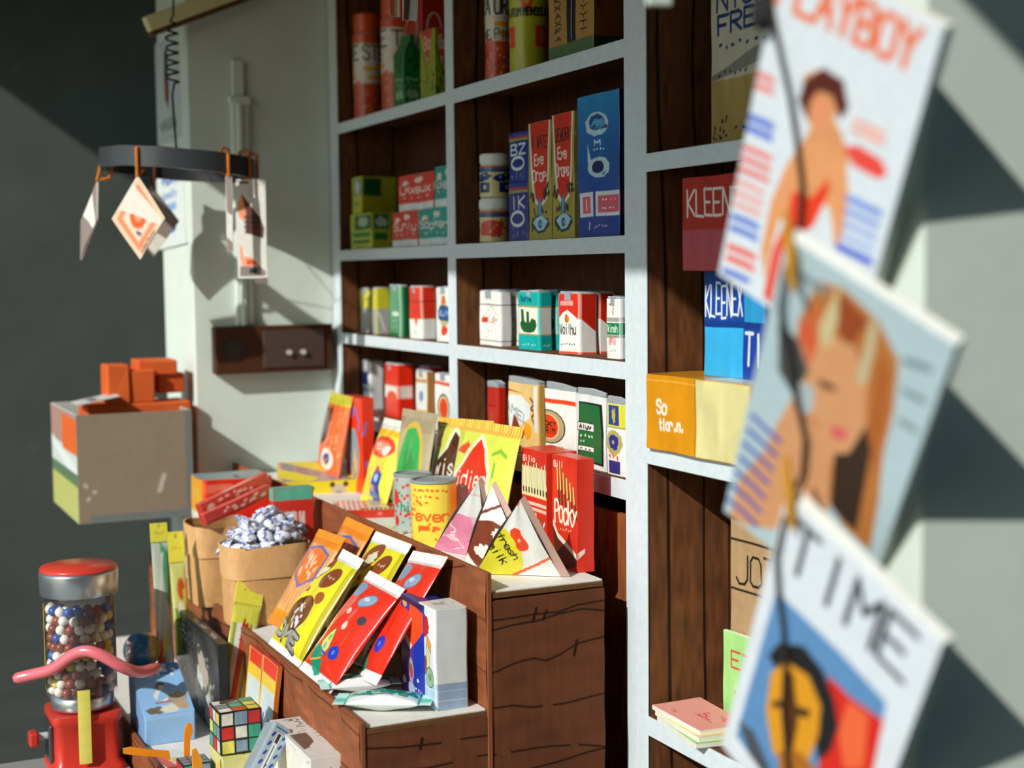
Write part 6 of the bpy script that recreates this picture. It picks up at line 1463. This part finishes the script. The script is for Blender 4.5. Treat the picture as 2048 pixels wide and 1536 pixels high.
m1.pp([(1600, 200), (1612, 160), (1650, 135), (1690, 160), (1700, 215), (1684, 240), (1668, 190), (1640, 180), (1624, 200), (1618, 240)], '#5a261c')
m1.pp([(1600, 290), (1650, 280), (1692, 310), (1700, 380), (1690, 470), (1672, 500), (1664, 420), (1648, 400), (1590, 430), (1560, 440), (1545, 500), (1532, 560), (1525, 500), (1545, 400), (1575, 330)], '#e8a06a')
m1.pp([(1588, 380), (1625, 395), (1660, 355), (1662, 380), (1630, 450), (1600, 470), (1570, 540), (1545, 610), (1530, 590), (1548, 500), (1578, 430)], '#ea4120')
m1.pp([(1632, 190), (1655, 190), (1664, 220), (1652, 262), (1636, 262), (1626, 230)], '#e5946a')
for (x, y, w_, col, n_) in ((1505, 150, 48, '#ee8a86', 2), (1500, 240, 52, '#4a6ed8', 2), (1488, 300, 62, '#ee5a4c', 3), (1478, 370, 56, '#f0a090', 3), (1470, 440, 52, '#5a7ad8', 2), (1462, 500, 54, '#ee5a44', 2), (1452, 548, 50, '#5a7ad8', 1)):
    for i in range(n_): m1.ln([(x-i*3, y+i*22-8), (x-i*3+w_*.55, y+i*22+w_*.22-8), (x-i*3+w_*.9, y+i*22+w_*.40-8)], col, .0055 if n_ < 3 else .0042)
m1.pp([(1688, 292), (1720, 290), (1765, 318), (1778, 345), (1762, 358), (1710, 330)], '#ee4f44').ln([(1712, 240), (1770, 268)], '#f2a890', .004).ln([(1708, 258), (1768, 285)], '#f2a890', .004)
for i, col in enumerate(('#7a9ae6', '#6a8ce2', '#8aa6e8', '#9ab2ec', '#3c5ed8')): m1.ln([(1700-i*5, 396+i*24), (1762-i*5, 426+i*24)], col, .006 if i in (0, 4) else .004)
m1.build('white magazine with orange title and a figure in red, uppermost on the cord', None)
m2 = Mag(1.06, (-.77, -.444, 1.021), (-.669, -.396, .954), (-.935, -.382, .818)); c = m2.cv
c.a[:] = hx('#bcd3da')
m2.pp([(1640, 560), (1690, 575), (1760, 640), (1800, 720), (1790, 820), (1770, 900), (1760, 1000), (1742, 1100), (1690, 1050), (1600, 900), (1590, 760), (1600, 640)], '#c07a3c')
m2.pp([(1660, 600), (1690, 590), (1740, 640), (1700, 700), (1680, 660)], '#a04a22').pp([(1760, 700), (1785, 740), (1770, 860), (1750, 960), (1740, 860)], '#b8662c').pp([(1600, 640), (1640, 600), (1660, 640), (1640, 720), (1600, 740)], '#d0703c')
m2.pp([(1600, 690), (1650, 660), (1710, 690), (1735, 760), (1735, 850), (1700, 910), (1665, 925), (1660, 1010), (1640, 1060), (1580, 1060), (1500, 1050), (1462, 1030), (1480, 960), (1530, 900), (1560, 840), (1590, 790)], '#dfa070')
m2.pp([(1672, 905), (1700, 905), (1735, 850), (1745, 900), (1730, 980), (1715, 1060), (1690, 1040), (1664, 1010)], '#3a2a1e').pp([(1665, 850), (1690, 856), (1700, 868), (1688, 880), (1664, 868)], '#e8606a').pp([(1640, 755), (1672, 770), (1675, 782), (1645, 772)], '#6a3a28').ln([(1590, 810), (1640, 850)], '#c87e54', .003)
m2.pp([(1560, 640), (1600, 680), (1620, 740), (1590, 790), (1560, 740)], '#4a4c4c').pp([(1600, 760), (1630, 770), (1630, 820), (1600, 830)], '#b9c6cc').pp([(1680, 560), (1670, 590), (1640, 650), (1645, 690), (1662, 690), (1680, 640)], '#d8c896').pp([(1745, 630), (1735, 680), (1715, 760), (1735, 770), (1752, 700), (1758, 650)], '#cfc09a').pp([(1600, 650), (1625, 640), (1640, 680), (1620, 730)], '#e0603c')
m2.ln([(1600, 545), (1650, 580)], '#7f969c', .006).ln([(1815, 720), (1860, 735)], '#7f969c', .006).ln([(1812, 780), (1850, 800)], '#7f969c', .005).ln([(1805, 840), (1835, 860)], '#7f969c', .005)
for i in range(7): m2.ln([(1508-i*8, 830+i*28), (1535-i*7, 856+i*28), (1562-i*8, 880+i*28)], '#3c50b8', .0045)
m2.build('pale blue magazine with a long-haired face, middle of the three on the cord', None)
m3 = Mag(1.13, (-.761, -.449, .859), (-.640, -.429, .787), (-.890, -.413, .654)); c = m3.cv
c.a[:] = hx('#dde4ec'); c.text('TIME', .10, .80, .78, .155, '#3a3c42', .0052, jit=.01)
m3.pp([(1556, 1180), (1690, 1310), (1776, 1404), (1735, 1600), (1560, 1600), (1470, 1490), (1500, 1380)], '#5f8fc0')
m3.pp([(1660, 1350), (1700, 1390), (1770, 1440), (1750, 1536), (1730, 1620), (1600, 1620), (1640, 1536), (1655, 1440)], '#d8281c').pp([(1700, 1400), (1740, 1430), (1730, 1536), (1690, 1536), (1680, 1460)], '#f0693c')
m3.pp([(1540, 1310), (1560, 1285), (1610, 1290), (1650, 1340), (1672, 1400), (1680, 1450), (1665, 1500), (1640, 1520), (1618, 1400), (1560, 1345)], '#1d1d1e')
m3.pp([(1545, 1345), (1575, 1320), (1620, 1350), (1645, 1410), (1640, 1470), (1620, 1520), (1580, 1540), (1548, 1500), (1535, 1420)], '#e09a1e').pp([(1575, 1340), (1590, 1345), (1600, 1440), (1585, 1520), (1572, 1440)], '#5a3414').pp([(1595, 1410), (1625, 1420), (1618, 1436), (1596, 1428)], '#3a2410').pp([(1548, 1400), (1570, 1400), (1566, 1414), (1548, 1414)], '#4a2c12').pp([(1560, 1500), (1600, 1500), (1640, 1540), (1560, 1560)], '#b06a1c')
m3.pp([(1480, 1440), (1510, 1460), (1545, 1540), (1520, 1560)], '#4a5058').pp([(1450, 1480), (1475, 1470), (1560, 1590), (1540, 1600)], '#dfe4ea')
m3.build('white magazine titled TIME with an afro-haired portrait, lowest of the three', None)
# black cord in front of the magazines, and tan ties
def front(m, x, y, off=.006):
    Mn = np.array(m.M); n = -Mn[:3, 1]; r_ = ray(x, y); o = Mn[:3, 3]+n*off; t_ = ((o-CAM)@n)/(r_@n); return CAM+r_*t_
cp = [np.array([-.80, -.40, 1.70])]+[front(m1, x, y) for x, y in ((1532, -60), (1540, 20), (1560, 110), (1578, 190), (1592, 280), (1603, 370), (1600, 440), (1588, 478))]
cp += [front(m2, x, y) for x, y in ((1570, 540), (1560, 620), (1580, 720), (1592, 800), (1610, 880), (1604, 950), (1582, 990))]
cp += [front(m3, x, y) for x, y in ((1568, 1040), (1552, 1110), (1556, 1180), (1566, 1260), (1570, 1330), (1566, 1420), (1572, 1500), (1580, 1600))]
o_ = cp[0].copy(); o = MB().tube([v-o_ for v in cp], .0017, '#3a342f', 6).make('cord', mat('kraft')); o.location = o_; tag(o, 'thin dark cord running down in front of the three magazines', 'cord')
for m, x, y, lb in ((m2, 1580, 505, 'tan tie holding the top corner of the pale blue magazine to the cord'), (m3, 1578, 985, 'tan tie holding the top corner of the TIME magazine to the cord')):
    A_ = front(m, x, y, .004); 
    o = MB().tube([(-.004, 0, .026), (0, -.002, .012), (.003, -.001, 0), (.001, 0, -.014), (.004, .001, -.026)], .0042, '#c08a2c', 8, taper=lambda q: .5+.5*math.sin(q*PI)).make('tie', mat('kraft')); o.location = A_; tag(o, lb, 'tie', None)
A_ = front(m1, 1528, 28, .004)
o = MB().sphere((0, 0, 0), .009, '#26282c', 12, 8, (1, 1, 1.3)).make('cord_knot', mat('kraft')); o.location = A_; tag(o, 'dark knot in the cord above the top magazine', 'knot')
